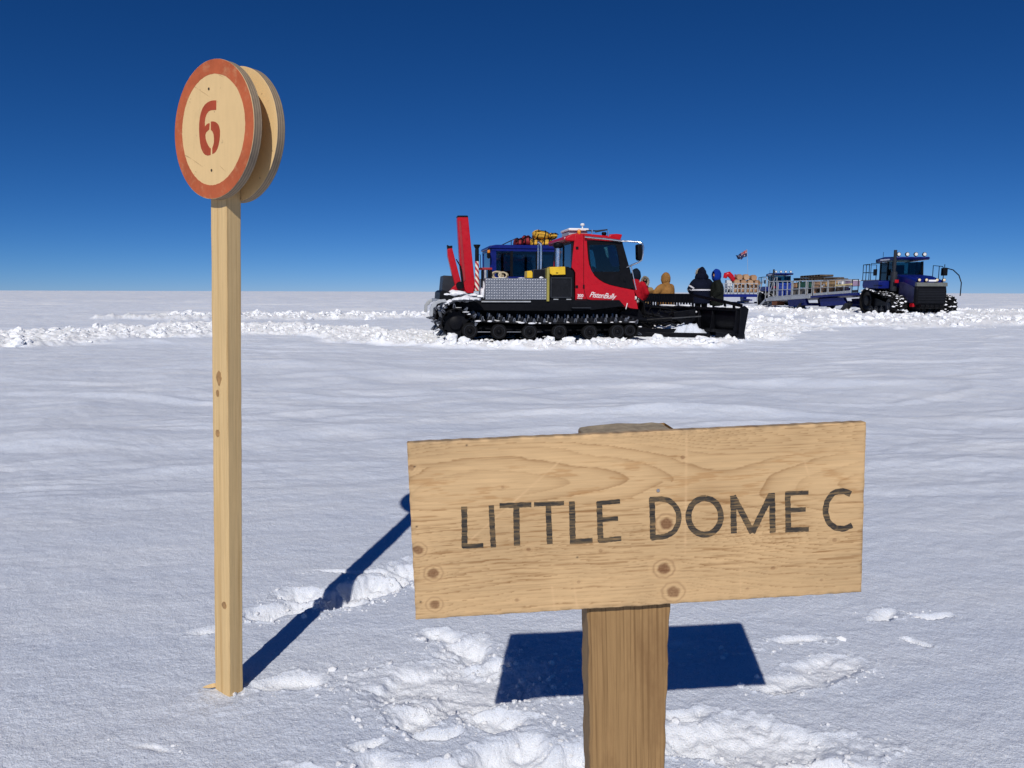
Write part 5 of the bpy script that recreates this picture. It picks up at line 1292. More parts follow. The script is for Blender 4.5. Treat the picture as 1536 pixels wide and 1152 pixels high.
# ================================================================== BIG BLUE TRACTORS, SLEDS AND THEIR LOADS
# tractor axes: x ahead, y to its left, z up
def make_tractor(name, label, loc, yaw):
    t = thing(name, label, 'tractor', loc, yaw, 'blue tracked tractors hauling sleds')
    Wd = 1.785
    def side_tracks(s):
        yo, yi = s * Wd, s * (Wd - .86)
        y0, y1 = min(yo, yi), max(yo, yi)
        circ = [(-1.25, .80, .66), (1.35, .54, .48), (.55, .28, .26), (-.75, .28, .26)]
        pa = loop_path(circ, .09); mb = MB(); belt(mb, pa, y0, y1, .05)
        sn = MB(); g = random.Random(4 + s)
        for i, (x, z, dx, dz) in enumerate(resample(pa, .20)):
            M = Matrix(((dx, 0, -dz, x), (0, 1, 0, 0), (dz, 0, dx, z), (0, 0, 0, 1)))
            ym = (y0 + y1) / 2
            for (ya, yb, sh) in ((y0, ym + .03, .0), (ym - .03, y1, .10)):
                c0, c1 = (0, .16) if ya == y0 else (.16, 0)
                vs = [Vector((sh + c0 + a, ya, h)) for a, h in ((-.035, 0), (.035, 0), (.025, .07), (-.025, .07))] + [Vector((sh + c1 + a, yb, h)) for a, h in ((-.035, 0), (.035, 0), (.025, .07), (-.025, .07))]
                mb.add([M @ q for q in vs], [(0, 1, 2, 3), (7, 6, 5, 4), (0, 4, 5, 1), (1, 5, 6, 2), (2, 6, 7, 3), (3, 7, 4, 0)])
            if dx > -.5 and (x > .0 or g.random() < .75):
                for _ in range(5):
                    yy = g.uniform(y0 + .05, y1 - .05) if x > -.2 else (y0 + .08 if s < 0 else y1 - .08) + g.uniform(-.05, .12)
                    q = M @ Vector((g.uniform(-.02, .14), yy, g.uniform(.02, .05))); sn.ball(q, 1, (g.uniform(.02, .07), g.uniform(.04, .14), g.uniform(.015, .04)), 8, 5, M=M.to_3x3())
        tr = mb.build('track', M_RUB, t); sn.build('packed_snow', M_SNOWCAP, tr, smooth=60)['kind'] = 'stuff'
        def wh(nm, x, z, r, ya, m_):
            o = MB().lathe([(r, -.30), (r, .30), (r * .9, .32 * 1), (r * .55, .25), (r * .45, .34), (.03, .36)] if s > 0 else [(.03, -.36), (r * .45, -.34), (r * .55, -.25), (r * .9, -.32), (r, -.30), (r, .30)], (x, s * ya, z), 'y', 24).build(nm, m_, t); return o
        wh('drive_wheel', -1.25, .80, .58, Wd - .42, M_BLK); wh('idler_wheel', 1.35, .54, .41, Wd - .42, M_GREY)
        for x in (.55, -.1, -.75): wh('roller', x, .30, .22, Wd - .42, M_GREY)
        MB().prism([(-.9, .4), (1.1, .32), (1.2, .66), (-.6, 1.0)], s * (Wd - .6), s * (Wd - .25)).build('track_frame', M_BLK, t, bevel=.03)
        MB().prism([(-1.75, 1.52), (.1, 1.50), (.1, 1.9), (-.2, 1.96), (-1.8, 1.95), (-1.85, 1.7)], s * .55, s * (Wd - .08)).build('fender', M_BLUE, t, bevel=.02)
    side_tracks(-1); side_tracks(1)
    MB().prism([(-1.9, .7), (1.9, .6), (2.05, .95), (1.9, 1.4), (-1.9, 1.7)], -.72, .72).build('chassis', M_BLK, t, bevel=.03)
    # cab
    cp = [(-1.55, 1.85), (-.10, 1.85), (.02, 2.1), (-.10, 2.95), (-.2, 3.10), (-1.55, 3.10)]
    cb = MB().prism([(-1.6, 1.62), (.05, 1.62), (.05, 1.96), (-1.6, 1.96)], -.86, .86).build('cab', M_BLUE, t, bevel=.03)
    for y in (-.82, .82):
        for (x, x2) in ((-1.55, -1.55), (-.72, -.72), (-.05, -.16)): MB().bar((x, y, 1.95), (x2, y, 3.02), .09, .09).build('pillar', M_BLK, cb)
        MB().prism([(-1.5, 1.97), (-.78, 1.97), (-.78, 3.0), (-1.5, 3.0)], y - .01, y + .01).build('window', M_GLASS, cb)
        MB().prism([(-.66, 1.97), (-.10, 1.97), (-.2, 3.0), (-.66, 3.0)], y - .01, y + .01).build('window', M_GLASS, cb)
    MB().prism([(-.10, 1.97), (-.085, 1.97), (-.185, 3.0), (-.20, 3.0)], -.77, .77).build('windscreen', M_GLASS, cb)
    MB().prism([(-1.56, 1.97), (-1.54, 1.97), (-1.54, 3.0), (-1.56, 3.0)], -.77, .77).build('rear_window', M_GLASS, cb)
    mb = MB().prism([(-1.1, 1.96), (-.6, 1.96), (-.6, 2.25), (-.95, 2.25), (-1.0, 2.85), (-1.14, 2.85)], -.28, .28); mb.build('seat', M_SEAT, cb, bevel=.05)
    MB().prism([(-.45, 1.96), (-.12, 1.96), (-.16, 2.35), (-.38, 2.3)], -.3, .3).build('steering_console', M_SEAT, cb, bevel=.04)
    rf = MB().prism([(-1.85, 3.03), (.30, 3.10), (.42, 3.20), (.30, 3.26), (-1.0, 3.30), (-1.8, 3.22)], -.95, .95).build('roof', M_BLUE, cb, bevel=.04)
    MB().box(-1.4, -.3, -.958, -.951, 3.10, 3.17).build('roof_stripe', M_WHITE, rf)
    for k in range(4):
        y = -.72 + .48 * k
        l = MB().lathe([(.05, -.08), (.115, -.04), (.12, .03), (.105, .05)], (.18, y, 3.40), 'x', 16).build('work_lamp', M_BLK, rf); MB().lathe([(.10, .045), (.08, .062), (.02, .066)], (.18, y, 3.40), 'x', 16).build('lens', M_LAMP, l)
        MB().bar((.16, y, 3.24), (.16, y, 3.30), .04).build('lamp_bracket', M_BLK, l)
    for y in (-.85, .85):
        MB().prism([(-1.95, 3.0), (-1.80, 3.0), (-1.80, 3.2), (-1.95, 3.2)], y - .1, y + .1).build('rear_lamp', M_BLK, rf, bevel=.02)
    MB().tube([(-1.6, -.7, 3.2), (-1.6, -.7, 3.62)], .012, 6).build('antenna', M_BLK, rf)
    # exhaust stack in front of the cab on the right
    ex = MB().lathe([(.17, 1.35), (.175, 1.4), (.175, 2.35), (.16, 2.42), (.085, 2.45), (.085, 3.62), (.075, 3.63)], (.32, -.98, 0), 'z', 20).build('exhaust_stack', M_GREY, t)
    # bonnet, side panel, grille
    hd = MB().prism([(-.05, 1.55), (2.25, 1.30), (2.32, 1.78), (2.15, 1.95), (1.2, 2.18), (-.05, 2.28)], -.72, .72).build('bonnet', M_BLUE, t, bevel=.08)
    for y in (-.75, .75):
        MB().prism([(.55, .75), (2.15, .72), (2.22, 1.55), (.95, 1.85), (.55, 1.85)], y - .03, y + .03).build('side_panel', MATP, t, bevel=.03)
    gr = MB().prism([(2.18, .62), (2.42, .62), (2.46, 1.32), (2.40, 1.60), (2.18, 1.60)], -.80, .80).build('grille', M_BLK, t, bevel=.03)
    for k in range(9): MB().box(2.43, 2.47, -.70, .70, .72 + k * .085, .74 + k * .085).build('grille_bar', M_GREY, gr)
    MB().prism([(2.25, 1.60), (2.48, 1.60), (2.46, 1.80), (2.25, 1.82)], -.82, .82).build('bumper_band', M_GRN, t, bevel=.02)
    for y in (-.66, -.28, .28, .66):
        l = MB().lathe([(.05, -.08), (.095, -.03), (.095, .03), (.08, .045)], (2.36, y, 1.94), 'x', 14).build('headlight', M_BLK, t); MB().lathe([(.08, .04), (.06, .055), (.01, .058)], (2.36, y, 1.94), 'x', 14).build('lens', M_LENS2, l)
    MB().box(2.44, 2.47, -.2, .2, 1.86, 1.95).build('badge_plate', M_WHITE, t)
    # front weights, hitch and red lamps
    for y in (-.62, -.37, -.12, .13, .38): MB().prism([(2.2, .42), (2.58, .42), (2.66, .62), (2.52, .66), (2.2, .66)], y, y + .22).build('front_weight', M_BLK, t, bevel=.02)
    MB().bar((1.9, -.78, .60), (2.25, -.78, .60), .14, .18).build('tow_bracket', M_RED, t, bevel=.02)
    MB().box(.62, .74, -1.10, -.9, 1.80, 1.98).build('red_lamp', M_RED, t, bevel=.02)
    MB().bar((-2.6, 0, .6), (-1.8, 0, .62), .14).build('drawbar', M_BLK, t)
    MB().tube([(.5, -1.05, 1.0), (.5, -1.45, 1.0), (.5, -1.45, 1.35)], .02, 6).build('step_ladder', M_LGREY, t)
    for z in (.75, 1.05, 1.35, 1.65): MB().box(-.35, .15, -Wd + .02, -Wd + .28, z, z + .03).build('step', M_BLK, t) if z > 1.6 else None
    # guard rails
    rl = lambda pts, nm='guard_rail', r=.022: MB().tube(pts, r, 6).build(nm, M_BLK, t, smooth=60)
    yr = -Wd + .06
    rl([(-1.8, yr, 1.95), (-1.8, yr, 2.88), (-1.05, yr, 2.90), (-1.05, yr, 1.98)]); rl([(-1.8, yr, 2.42), (-1.05, yr, 2.42)]); rl([(-1.8, yr, 2.88), (-1.8, -.95, 2.88), (-1.8, -.95, 1.95)]); rl([(-1.8, yr, 2.42), (-1.8, -.95, 2.42)])
    rl([(-.85, yr, 1.98), (-.85, yr, 2.92), (-.3, -1.0, 2.92)]); rl([(-1.42, yr, 1.96), (-1.42, yr, 2.89)])
    yl = Wd - .25
    rl([(-.3, yl, 1.98), (-.3, yl, 2.80), (.6, yl, 2.72), (1.1, yl - .2, 2.60), (1.1, yl - .2, 1.9)]); rl([(.3, yl, 1.9), (.3, yl, 2.74)])
    rl([(1.1, yl - .1, 2.62), (1.6, yl + .02, 2.50), (2.0, yl + .12, 2.2), (2.2, yl + .16, 1.8), (2.22, yl + .14, 1.1)], r=.028)
    MB().box(1.0, 1.25, yl - .3, yl - .05, 2.2, 2.62).build('air_cleaner', M_BLK, t, bevel=.03)
    MB().lathe([(.02, 2.62), (.02, 2.82)], (1.12, yl - .17, 0), 'z', 8).build('aerial_stub', M_BLK, t)
    MB().prism([(-1.5, 2.25), (-1.2, 2.25), (-1.2, 2.62), (-1.5, 2.62)], -1.28, -1.18).build('mirror', M_BLK, t, bevel=.02)
    return t
MATP = mat('scuffed_purple_grey_panel', (0.035, 0.034, 0.10), 0.4, var=0.4, scale=2.5, dirt=(0.13, 0.11, 0.18), dirt_amt=0.5)
M_GRN = mat('grey_green_band', (0.12, 0.13, 0.12), 0.5, var=0.2)
M_LENS2 = mat('amber_white_lens', (0.75, 0.62, 0.42), 0.15, var=0.1)
tr1 = make_tractor('tracked_tractor', 'nearer big blue tracked tractor at the right with guard rails and roof lamps', (22.35, 42.2, 0), R(-90))
tr2 = copy_tree(tr1); tr2.location = (26.55, 73.5, -.12); tr2['label'] = 'farther blue tractor behind the railed sled, a row of lamps on its roof'

# ---------------------------------------------------------------- near sled, drawn by the tractor
SF = Frame((21.9, 50.6, 0.0), R(-79))
sl = thing('cargo_sled', 'nearer long blue cargo sled with grey railings piled with drums, crates and planks', 'sled', SF.o, SF.yaw, 'cargo sleds')
s = SF.at; YR = -1.45                                   # its right side faces the path
fx = lambda px, py: s(px, py, YR)
D0, D1 = fx(1147, 449), fx(1286, 438.8)                 # deck edge, back to front
mb = MB().prism([D0, D1, (D1[0], D1[1] - .16), (fx(1240, 445)[0], fx(1240, 445)[1]), (D0[0], D0[1] - .13)], YR, -YR); mb.build('deck', M_BLUE, sl, bevel=.02)
xa_, xb_ = fx(1150, 440)[0], fx(1216, 440)[0]
zdk = lambda x: D0[1] + (D1[1] - D0[1]) * (x - D0[0]) / (D1[0] - D0[0])
ztopr = fx(1208, 421)[1]
MB().prism([(xa_, zdk(xa_) - .15), (xb_, zdk(xb_) - .15), (xb_, zdk(xb_) + .08), (xa_, zdk(xa_) + .08)], YR - .05, YR - .004).build('toe_board', M_LGREY, sl, bevel=.01)
def rail(pxs, par=sl, m_=M_LGREY, y=YR + .03, top=None):
    tp = [fx(px, 440)[0] for px in pxs]; zt = top or ztopr
    mb = MB(); w_ = .06 if pxs[0] < 1210 else .04
    for x in tp: mb.bar((x, y, zdk(x)), (x, y, zt), w_, w_)
    mb.bar((tp[0], y, zt), (tp[-1], y, zt), w_); mb.bar((tp[0], y, (zt + zdk(tp[0])) / 2), (tp[-1], y, (zt + zdk(tp[-1])) / 2), w_ * .75)
    mb.bar((tp[0], y, zdk(tp[0]) + .09), (tp[-1], y, zdk(tp[-1]) + .09), .05, .16)
    return mb.build('side_rail', m_, par)
rail((1152.5, 1160, 1166, 1173, 1180, 1186.5)); rail((1188, 1198, 1208)); rail((1210.5, 1217)); rail((1219.5, 1230, 1240)); rail((1241.5, 1252, 1264.5)); rail((1265.5, 1275)); rail((1277, 1286), m_=M_GREY)
for px in (1152.5, 1208, 1264): x = fx(px, 440)[0]; MB().bar((x, -YR - .03, zdk(x)), (x, -YR - .03, ztopr), .06).build('rail_post', M_LGREY, sl)
MB().bar((fx(1152.5, 440)[0], -YR - .03, ztopr), (fx(1264, 440)[0], -YR - .03, ztopr), .06).build('far_rail', M_LGREY, sl)
# stair at the back with sloping handrails
xs = D0[0]; mb = MB()
for k in range(5): mb.box(xs - .25 - .22 * k, xs - .05 - .22 * k, YR + .1, YR + .9, zdk(xs) - .14 * k - .06, zdk(xs) - .14 * k)
for y in (YR + .1, YR + .9): mb.bar((xs, y, zdk(xs)), (xs - 1.1, y, .1), .06, .14)
st_ = mb.build('stair', M_LGREY, sl)
for y in (YR + .05, YR + .95): MB().tube([(xs, y, zdk(xs)), (xs, y, ztopr + .35), (xs - .3, y, ztopr + .30), (xs - 1.15, y, 1.0), (xs - 1.15, y, .15)], .03, 6).build('handrail', M_LGREY, st_)
MB().tube([(xs + .02, YR + .05, ztopr + .3), (xs + .7, YR + .05, ztopr - .15)], .03, 6).build('handrail', M_LGREY, st_)
# running gear: turntable frame and skis
def ski(px0, px1, py0, py1, m_, y0, y1, nm='ski', nose=1):
    a, b = s(px0, py1, YR), s(px1, py0, YR); z0, z1 = max(-.02, a[1]), b[1]
    return MB().prism([(a[0], z0 + .06), (a[0] + .2, z0), (b[0] - .45, z0), (b[0], z1), (b[0] - .03, z1 + .03), (b[0] - .5, z0 + .22), (a[0] + .2, z0 + .22)], y0, y1).build(nm, m_, sl, bevel=.01)
for y0, y1 in ((YR, YR + .55), (-YR - .55, -YR)):
    ski(1168, 1200, 455, 466, M_GREY, y0, y1); ski(1240, 1268, 455, 468, M_GREY, y0, y1)
a, b = s(1219, 466, YR - .15), s(1244, 461, YR - .15)
MB().prism([(a[0] + .1, a[1]), (b[0] - .15, a[1] + .02), (b[0], b[1]), (a[0], b[1] - .01)], YR - .22, YR - .08).build('white_board', M_WHITE, sl, bevel=.01)
for px0, px1 in ((1178, 1204), (1226, 1262)):
    p = [s(px0, 448, YR), s(px1, 446, YR), s(px1 + 4, 457, YR), s(px0 + 2, 460, YR)]
    for y in (YR + .15, -YR - .35): MB().prism(p, y, y + .2).build('bogie_frame', M_BLUE, sl, bevel=.02)
    MB().bar((p[2][0] - .3, YR + .2, .45), (p[2][0] - .3, -YR - .2, .45), .2).build('axle_beam', M_BLUE, sl)
for q0, q1 in (((1262, 453), (1288, 461.5)), ((1262, 452.5), (1288, 453.5)), ((1200, 458), (1240, 456))):
    a, b = s(*q0, -.5), s(*q1, -.5); MB().bar((a[0], -.5, a[1]), (b[0], -.2, b[1]), .12).build('draw_pole', M_BLUE, sl)
MB().box(s(1158, 452, -1.2)[0], s(1166, 452, -1.2)[0], -1.2, -.6, .3, .62).build('rusty_block', mat('rust', (.22, .075, .03), .8, var=.4), sl)

# ---- loads: drums and boxes stand on the deck as things of their own
def rust(nm, c): return mat(nm, c, .65, var=.2, scale=2.2, dirt=tuple(x * .55 for x in c), dirt_amt=.6)
M_TAN, M_TAN2, M_VIO = rust('tan_drum_paint', (0.36, 0.20, 0.105)), rust('pale_tan_drum_paint', (0.42, 0.255, 0.14)), rust('lilac_plastic', (0.30, 0.22, 0.34))
M_CARD = mat('brown_cardboard', (0.40, 0.25, 0.11), .8, var=.1); M_DRUMB = mat('blue_plastic', (0.010, 0.055, 0.42), .4, var=.1); M_GREEN = mat('dark_green_canvas', (0.008, 0.075, 0.05), .7, var=.25)
M_TIMB = mat('dark_timber', (0.085, 0.06, 0.04), .8, var=.4, dirt=(.3, .26, .2), dirt_amt=.5); M_TARP = mat('grey_brown_tarpaulin', (0.16, 0.145, 0.125), .8, var=.3, bump=.5, bscale=12)
DRUM_N = [0]
def drum_mesh(m_, r=.29, h=.86):
    pr = [(r * .93, .012), (r * .97, .0), (r, .02), (r, h * .32), (r * 1.035, h * .335), (r, h * .35), (r, h * .65), (r * 1.035, h * .665), (r, h * .68), (r, h - .02), (r * .97, h), (r * .93, h - .012)]
    o = MB().lathe(pr, (0, 0, 0), 'z', 22).build('drum', m_, None); return o
DP = {}
def drum(P_, m_, label, group, lying=None, k=1.0):
    if m_.name not in DP: o = drum_mesh(m_); DP[m_.name] = o
    else: o = DP[m_.name].copy(); COL.objects.link(o)
    if lying is None: o.matrix_world = Matrix.Translation(P_) @ Matrix.Scale(k, 4)
    else: o.matrix_world = Matrix.Translation(P_) @ Matrix.Rotation(lying, 4, 'Z') @ Matrix.Rotation(R(90), 4, 'X') @ Matrix.Translation((0, 0, -.43)) @ Matrix.Scale(k, 4)
    tag(o, label, 'drum', group); return o
def deckP(px, y): x = fx(px, 440)[0]; return SF.M @ Vector((x, y, zdk(x) + .004))
gD = 'drums standing on the nearer sled'
for px, y, m_, lb in ((1224, -1.0, M_TAN, 'tan drum on the nearer sled, first of the row behind the middle railing'), (1235, -1.0, M_TAN2, 'pale tan drum on the nearer sled under the white stickers'), (1247.5, -1.0, M_TAN, 'tan drum on the nearer sled under the brown cardboard box'), (1258.5, -1.0, M_TAN2, 'pale tan drum on the nearer sled under the marked white box'), (1272, -1.0, M_VIO, 'lilac drum at the front end of the nearer sled')):
    x = s(px, 440, y)[0]; kk = (s(px, 431.5, y)[1] - zdk(x)) / .86 * .985; drum(SF.M @ Vector((x, y, zdk(x) + .004)), m_, lb, gD, k=kk)
for px, y, m_, lb in ((1219, -.1, M_TAN2, 'pale tan drum in the second row, behind the first drum of the nearer sled'), (1230, -.1, M_TAN, 'tan drum in the second row, showing between the first two drums of the nearer sled'), (1242, -.1, M_TAN2, 'pale tan drum in the second row, left of the drum under the cardboard box'), (1253.5, -.1, M_TAN, 'tan drum in the second row, between the drums under the cardboard and marked boxes'), (1265.5, -.1, M_TAN2, 'pale tan drum in the second row, left of the lilac drum of the nearer sled')):
    x = s(px, 440, y)[0]; drum(SF.M @ Vector((x, y, zdk(x) + .004)), m_, lb, gD, k=1.05)
def crate(px0, px1, py0, py1, y0, y1, m_, name, label, cat, lid=None, group=None):
    a, b = s(px0, py1, y0), s(px1, py0, y0); w_, h_ = b[0] - a[0], b[1] - a[1]; d_ = y1 - y0
    base = SF.M @ Vector(((a[0] + b[0]) / 2, (y0 + y1) / 2, a[1])); t = thing(name, label, cat, base, SF.yaw, group)
    MB().box(-w_ / 2, w_ / 2, -d_ / 2, d_ / 2, 0, h_ * .86).build('body', m_, t, bevel=.03); MB().box(-w_ / 2 - .02, w_ / 2 + .02, -d_ / 2 - .02, d_ / 2 + .02, h_ * .86, h_).build('lid', lid or m_, t, bevel=.02); return t
crate(1167, 1176, 424.5, 447, -1.15, -.55, M_DRUMB, 'plastic_bin', 'left bright blue bin behind the grey railing of the nearer sled', 'bin', group='blue bins on the nearer sled')
crate(1176.5, 1185.5, 424.5, 447, -1.1, -.5, M_DRUMB, 'plastic_bin', 'right bright blue bin behind the grey railing of the nearer sled', 'bin', group='blue bins on the nearer sled')
crate(1196, 1216, 422.5, 431.5, -1.1, -.4, M_GREEN, 'canvas_pack', 'dark green canvas pack behind the railing of the nearer sled', 'pack')
crate(1188, 1207, 432, 445.5, -1.15, -.4, M_TARP, 'tarpaulin_bundle', 'grey brown bundle under the dark green pack on the nearer sled', 'bundle')
crate(1188, 1195, 424, 431.5, -1.1, -.5, M_TAN, 'wooden_crate', 'small brown crate left of the dark green pack', 'crate')
crate(1219, 1229.5, 422.5, 431.5, -1.28, -.72, M_TAN2, 'wooden_crate', 'tan crate stacked on the drums behind the middle railing', 'crate')
wb = crate(1229.8, 1239.5, 422.5, 431.5, -1.28, -.72, M_CARD, 'sticker_box', 'brown box with white stickers next to the tan stacked crate', 'box')
for q in ((-.08, .05), (.10, .13)): MB().box(q[0] - .07, q[0] + .07, -.29, -.281, q[1], q[1] + .12).build('sticker', M_WHITE, wb)
crate(1242, 1254, 420.5, 431, -1.28, -.7, M_CARD, 'cardboard_box', 'large plain brown cardboard box on a drum of the nearer sled', 'box')
mb_ = crate(1256, 1264, 421, 430.5, -1.28, -.7, M_WHITE, 'marked_box', 'white box with a black cross mark on the nearer sled', 'box')
MB().box(-.02, .02, -.297, -.291, .12, .30).build('cross_mark', M_BLK, mb_); MB().box(-.09, .09, -.299, -.2975, .19, .23).build('cross_mark', M_BLK, mb_)
crate(1266.5, 1279, 420, 429.5, -1.25, -.7, M_VIO, 'lilac_tub', 'lilac tub stacked on the lilac drum at the front of the nearer sled', 'tub', lid=M_WHITE)
a, b = s(1252, 428.5, -1.62), s(1276, 426.3, -1.62)
po = MB().tube([(a[0], -1.55, a[1]), (b[0], -1.55, b[1])], .05, 8).build('pale_pole', mat('pale_yellow_wood', (.72, .58, .26), .6), None); po.matrix_world = SF.M.copy(); tag(po, 'pale yellow pole lashed along the railing at the front of the nearer sled', 'pole')
# dark lattice of pallets and planks lying on top
def pallet(px0, px1, py0, py1, y0, label, tilt=0):
    a, b = s(px0, py1, y0), s(px1, py0, y0); w_, h_ = b[0] - a[0], b[1] - a[1]
    t = thing('wooden_pallet', label, 'pallet', SF.M @ Vector(((a[0] + b[0]) / 2, y0 + .5, a[1])), SF.yaw, 'dark pallets stacked on the nearer sled'); mb = MB()
    mb.box(-w_ / 2, w_ / 2, -.5, .5, h_ * .8, h_); mb.box(-w_ / 2, w_ / 2, -.5, .5, 0, h_ * .2); MBk = MB()
    n = max(3, int(w_ / .32))
    for k in range(n + 1): x = -w_ / 2 + w_ * k / n; MBk.box(x - .045, x + .045, -.49, .49, h_ * .2, h_ * .8)
    mb.build('deck_boards', M_TIMB, t); MBk.build('spacer_block', M_TIMB, t); t.rotation_euler = (0, tilt, SF.yaw); return t
pallet(1200.5, 1230, 412.2, 416.4, -1.1, 'upper dark pallet at the peak of the load on the nearer sled', -.02)
pallet(1200, 1236, 416.4, 420.6, -1.15, 'lower dark pallet under the upper one on the nearer sled', 0)
pl = MB(); 
for k, (px0, px1, py) in enumerate(((1216, 1252, 417.2), (1222, 1256, 418.8), (1232, 1264, 420.0))):
    a, b = s(px0, py, -1.0), s(px1, py, -1.0); o = MB().box(a[0], b[0], -1.1 + .1 * k, -.3 + .1 * k, a[1] - .06, a[1] + .02).build('long_plank', M_TIMB, None, bevel=.008); o.matrix_world = SF.M.copy(); tag(o, ('topmost dark plank sloping off the pallets on the nearer sled', 'middle dark plank under the topmost one on the nearer sled', 'lowest dark plank lying over the boxes of the nearer sled')[k], 'plank', 'planks on the nearer sled')
ag = crate(1190, 1197, 417, 421.5, -1.0, -.5, M_BLK, 'black_case', 'small black case on top of the load beside the pallets', 'case')

# ---------------------------------------------------------------- far sled, seen end on
FF = Frame((26.9, 92.0, -.1), R(-90)); FE = 5.2
f2 = lambda px, py, xl=FE: FF.atx(px, py, xl)
s2 = thing('cargo_sled', 'farther blue cargo sled carrying stacked tan drums behind a white railing, flag above', 'sled', FF.o, FF.yaw, 'cargo sleds')
yl, zd = f2(1085, 441); yr_, _ = f2(1141, 441); zt2 = f2(1110, 425)[1]
MB().box(-FE, FE, yr_, yl, zd - .35, zd).build('deck', M_BLUE, s2, bevel=.03)
for (p0, p1) in ((1087, 1100), (1101, 1117.5), (1119, 1137)):
    a, b = f2(p0, 430)[0], f2(p1, 430)[0]; mb = MB(); n = 3
    for k in range(n + 1): y = a + (b - a) * k / n; mb.bar((FE - .05, y, zd), (FE - .05, y, zt2), .07)
    for z in (zt2, (zt2 + zd) / 2, zd + .08): mb.bar((FE - .05, a, z), (FE - .05, b, z), .07, .07 if z != zd + .08 else .2)
    mb.build('end_rail', M_LGREY, s2)
for y in (yr_ + .05, yl - .05):
    mb = MB(); mb.bar((-FE, y, zt2), (FE, y, zt2), .06); mb.bar((-FE, y, (zt2 + zd) / 2), (FE, y, (zt2 + zd) / 2), .05)
    for k in range(9): x = -FE + 2 * FE * k / 8; mb.bar((x, y, zd), (x, y, zt2), .06)
    mb.build('side_rail', M_LGREY, s2)
for y in (yr_ + .6, yl - .6):
    for x in (-3.2, 3.6):
        MB().prism([(x - 1.5, .16), (x - 1.3, .02), (x + 1.1, .02), (x + 1.7, .5), (x + 1.5, .55), (x + .9, .26), (x - 1.3, .26)], y - .35, y + .35).build('ski', M_GREY, s2, bevel=.02)
        MB().prism([(x - .5, .2), (x + .5, .2), (x + .8, zd - .3), (x - .8, zd - .3)], y - .2, y + .2).build('bogie_frame', M_BLUE, s2)
MB().bar((FE, (yl + yr_) / 2, .55), (FE + 3, (yl + yr_) / 2 + .2, .5), .15).build('draw_pole', M_BLUE, s2)
gF = 'tan drums on the farther sled'
def fdrum(px, py, lb, m_):
    y, z = f2(px, py, FE - .9); drum(FF.M @ Vector((FE - .9, y, z)), m_, lb, gF, lying=FF.yaw + R(90), k=1.17)
rows = [((1107.5, 415.8), (1117.8, 415.8), (1129, 416.8)), ((1103.5, 423.6), (1113.5, 423.8), (1123.6, 424.2), (1134, 424.3))]
names = [('leftmost', 'middle', 'rightmost'), ('far left', 'second from left', 'third from left', 'far right')]
for ri, row in enumerate(rows):
    for k, (px, py) in enumerate(row): fdrum(px, py, '%s tan drum lying in the %s row of the farther sled' % (names[ri][k], ('top', 'second')[ri]), M_TAN2 if (k + ri) % 2 else M_TAN)
for k, px in enumerate((1104, 1113.5, 1124, 1133.5)):
    y, _ = f2(px, 440, FE - .9); drum(FF.M @ Vector((FE - .9, y, zd + .004)), M_TAN if k % 2 else M_TAN2, '%s tan drum standing on the deck of the farther sled' % names[1][k], gF, k=1.24)
# grey and white gear and the red arm at the left of the far sled
y0_, z0_ = f2(1090, 440, FE - .6); y1_, z1_ = f2(1099, 420, FE - .6)
t = thing('loading_machine', 'pale grey machine with a bent red arm at the left end of the farther sled', 'machine', FF.M @ Vector((FE - 1.0, (y0_ + y1_) / 2, zd)), FF.yaw)
hw = abs(y0_ - y1_) / 2; mb = MB().prism([(-.5, 0), (.5, 0), (.5, .7), (.2, z1_ - zd), (-.5, z1_ - zd)], -hw, hw); mb.build('machine_body', M_LGREY, t, bevel=.05)
MB().box(.505, .52, -hw * .7, hw * .6, .2, .55).build('vent', M_GREY, t)
pts = [FF.I @ (FF.M @ Vector((FE - .7, *f2(px, py, FE - .7)))) for px, py in ((1087, 417), (1089, 412), (1093, 411), (1097, 415), (1100.5, 421))]
off = Vector((FE - 1.0, (y0_ + y1_) / 2, zd)); MB().tube([p - off for p in pts], [.20, .30, .32, .30, .2], 10).build('red_arm', M_RED, t, smooth=60)
y, z = f2(1102.3, 420, FE - 1.2); _, z1 = f2(1102.3, 411.5, FE - 1.2)
MB().lathe([(.07, z - .4), (.07, z1), (.03, z1 + .02)], (0, 0, 0), 'z', 10).build('fire_extinguisher', M_RED, None).matrix_world = Matrix.Translation(FF.M @ Vector((FE - 1.2, y, 0)))
ext = bpy.data.objects['fire_extinguisher']; tag(ext, 'slim dark red cylinder standing between the red arm and the stacked drums', 'cylinder')
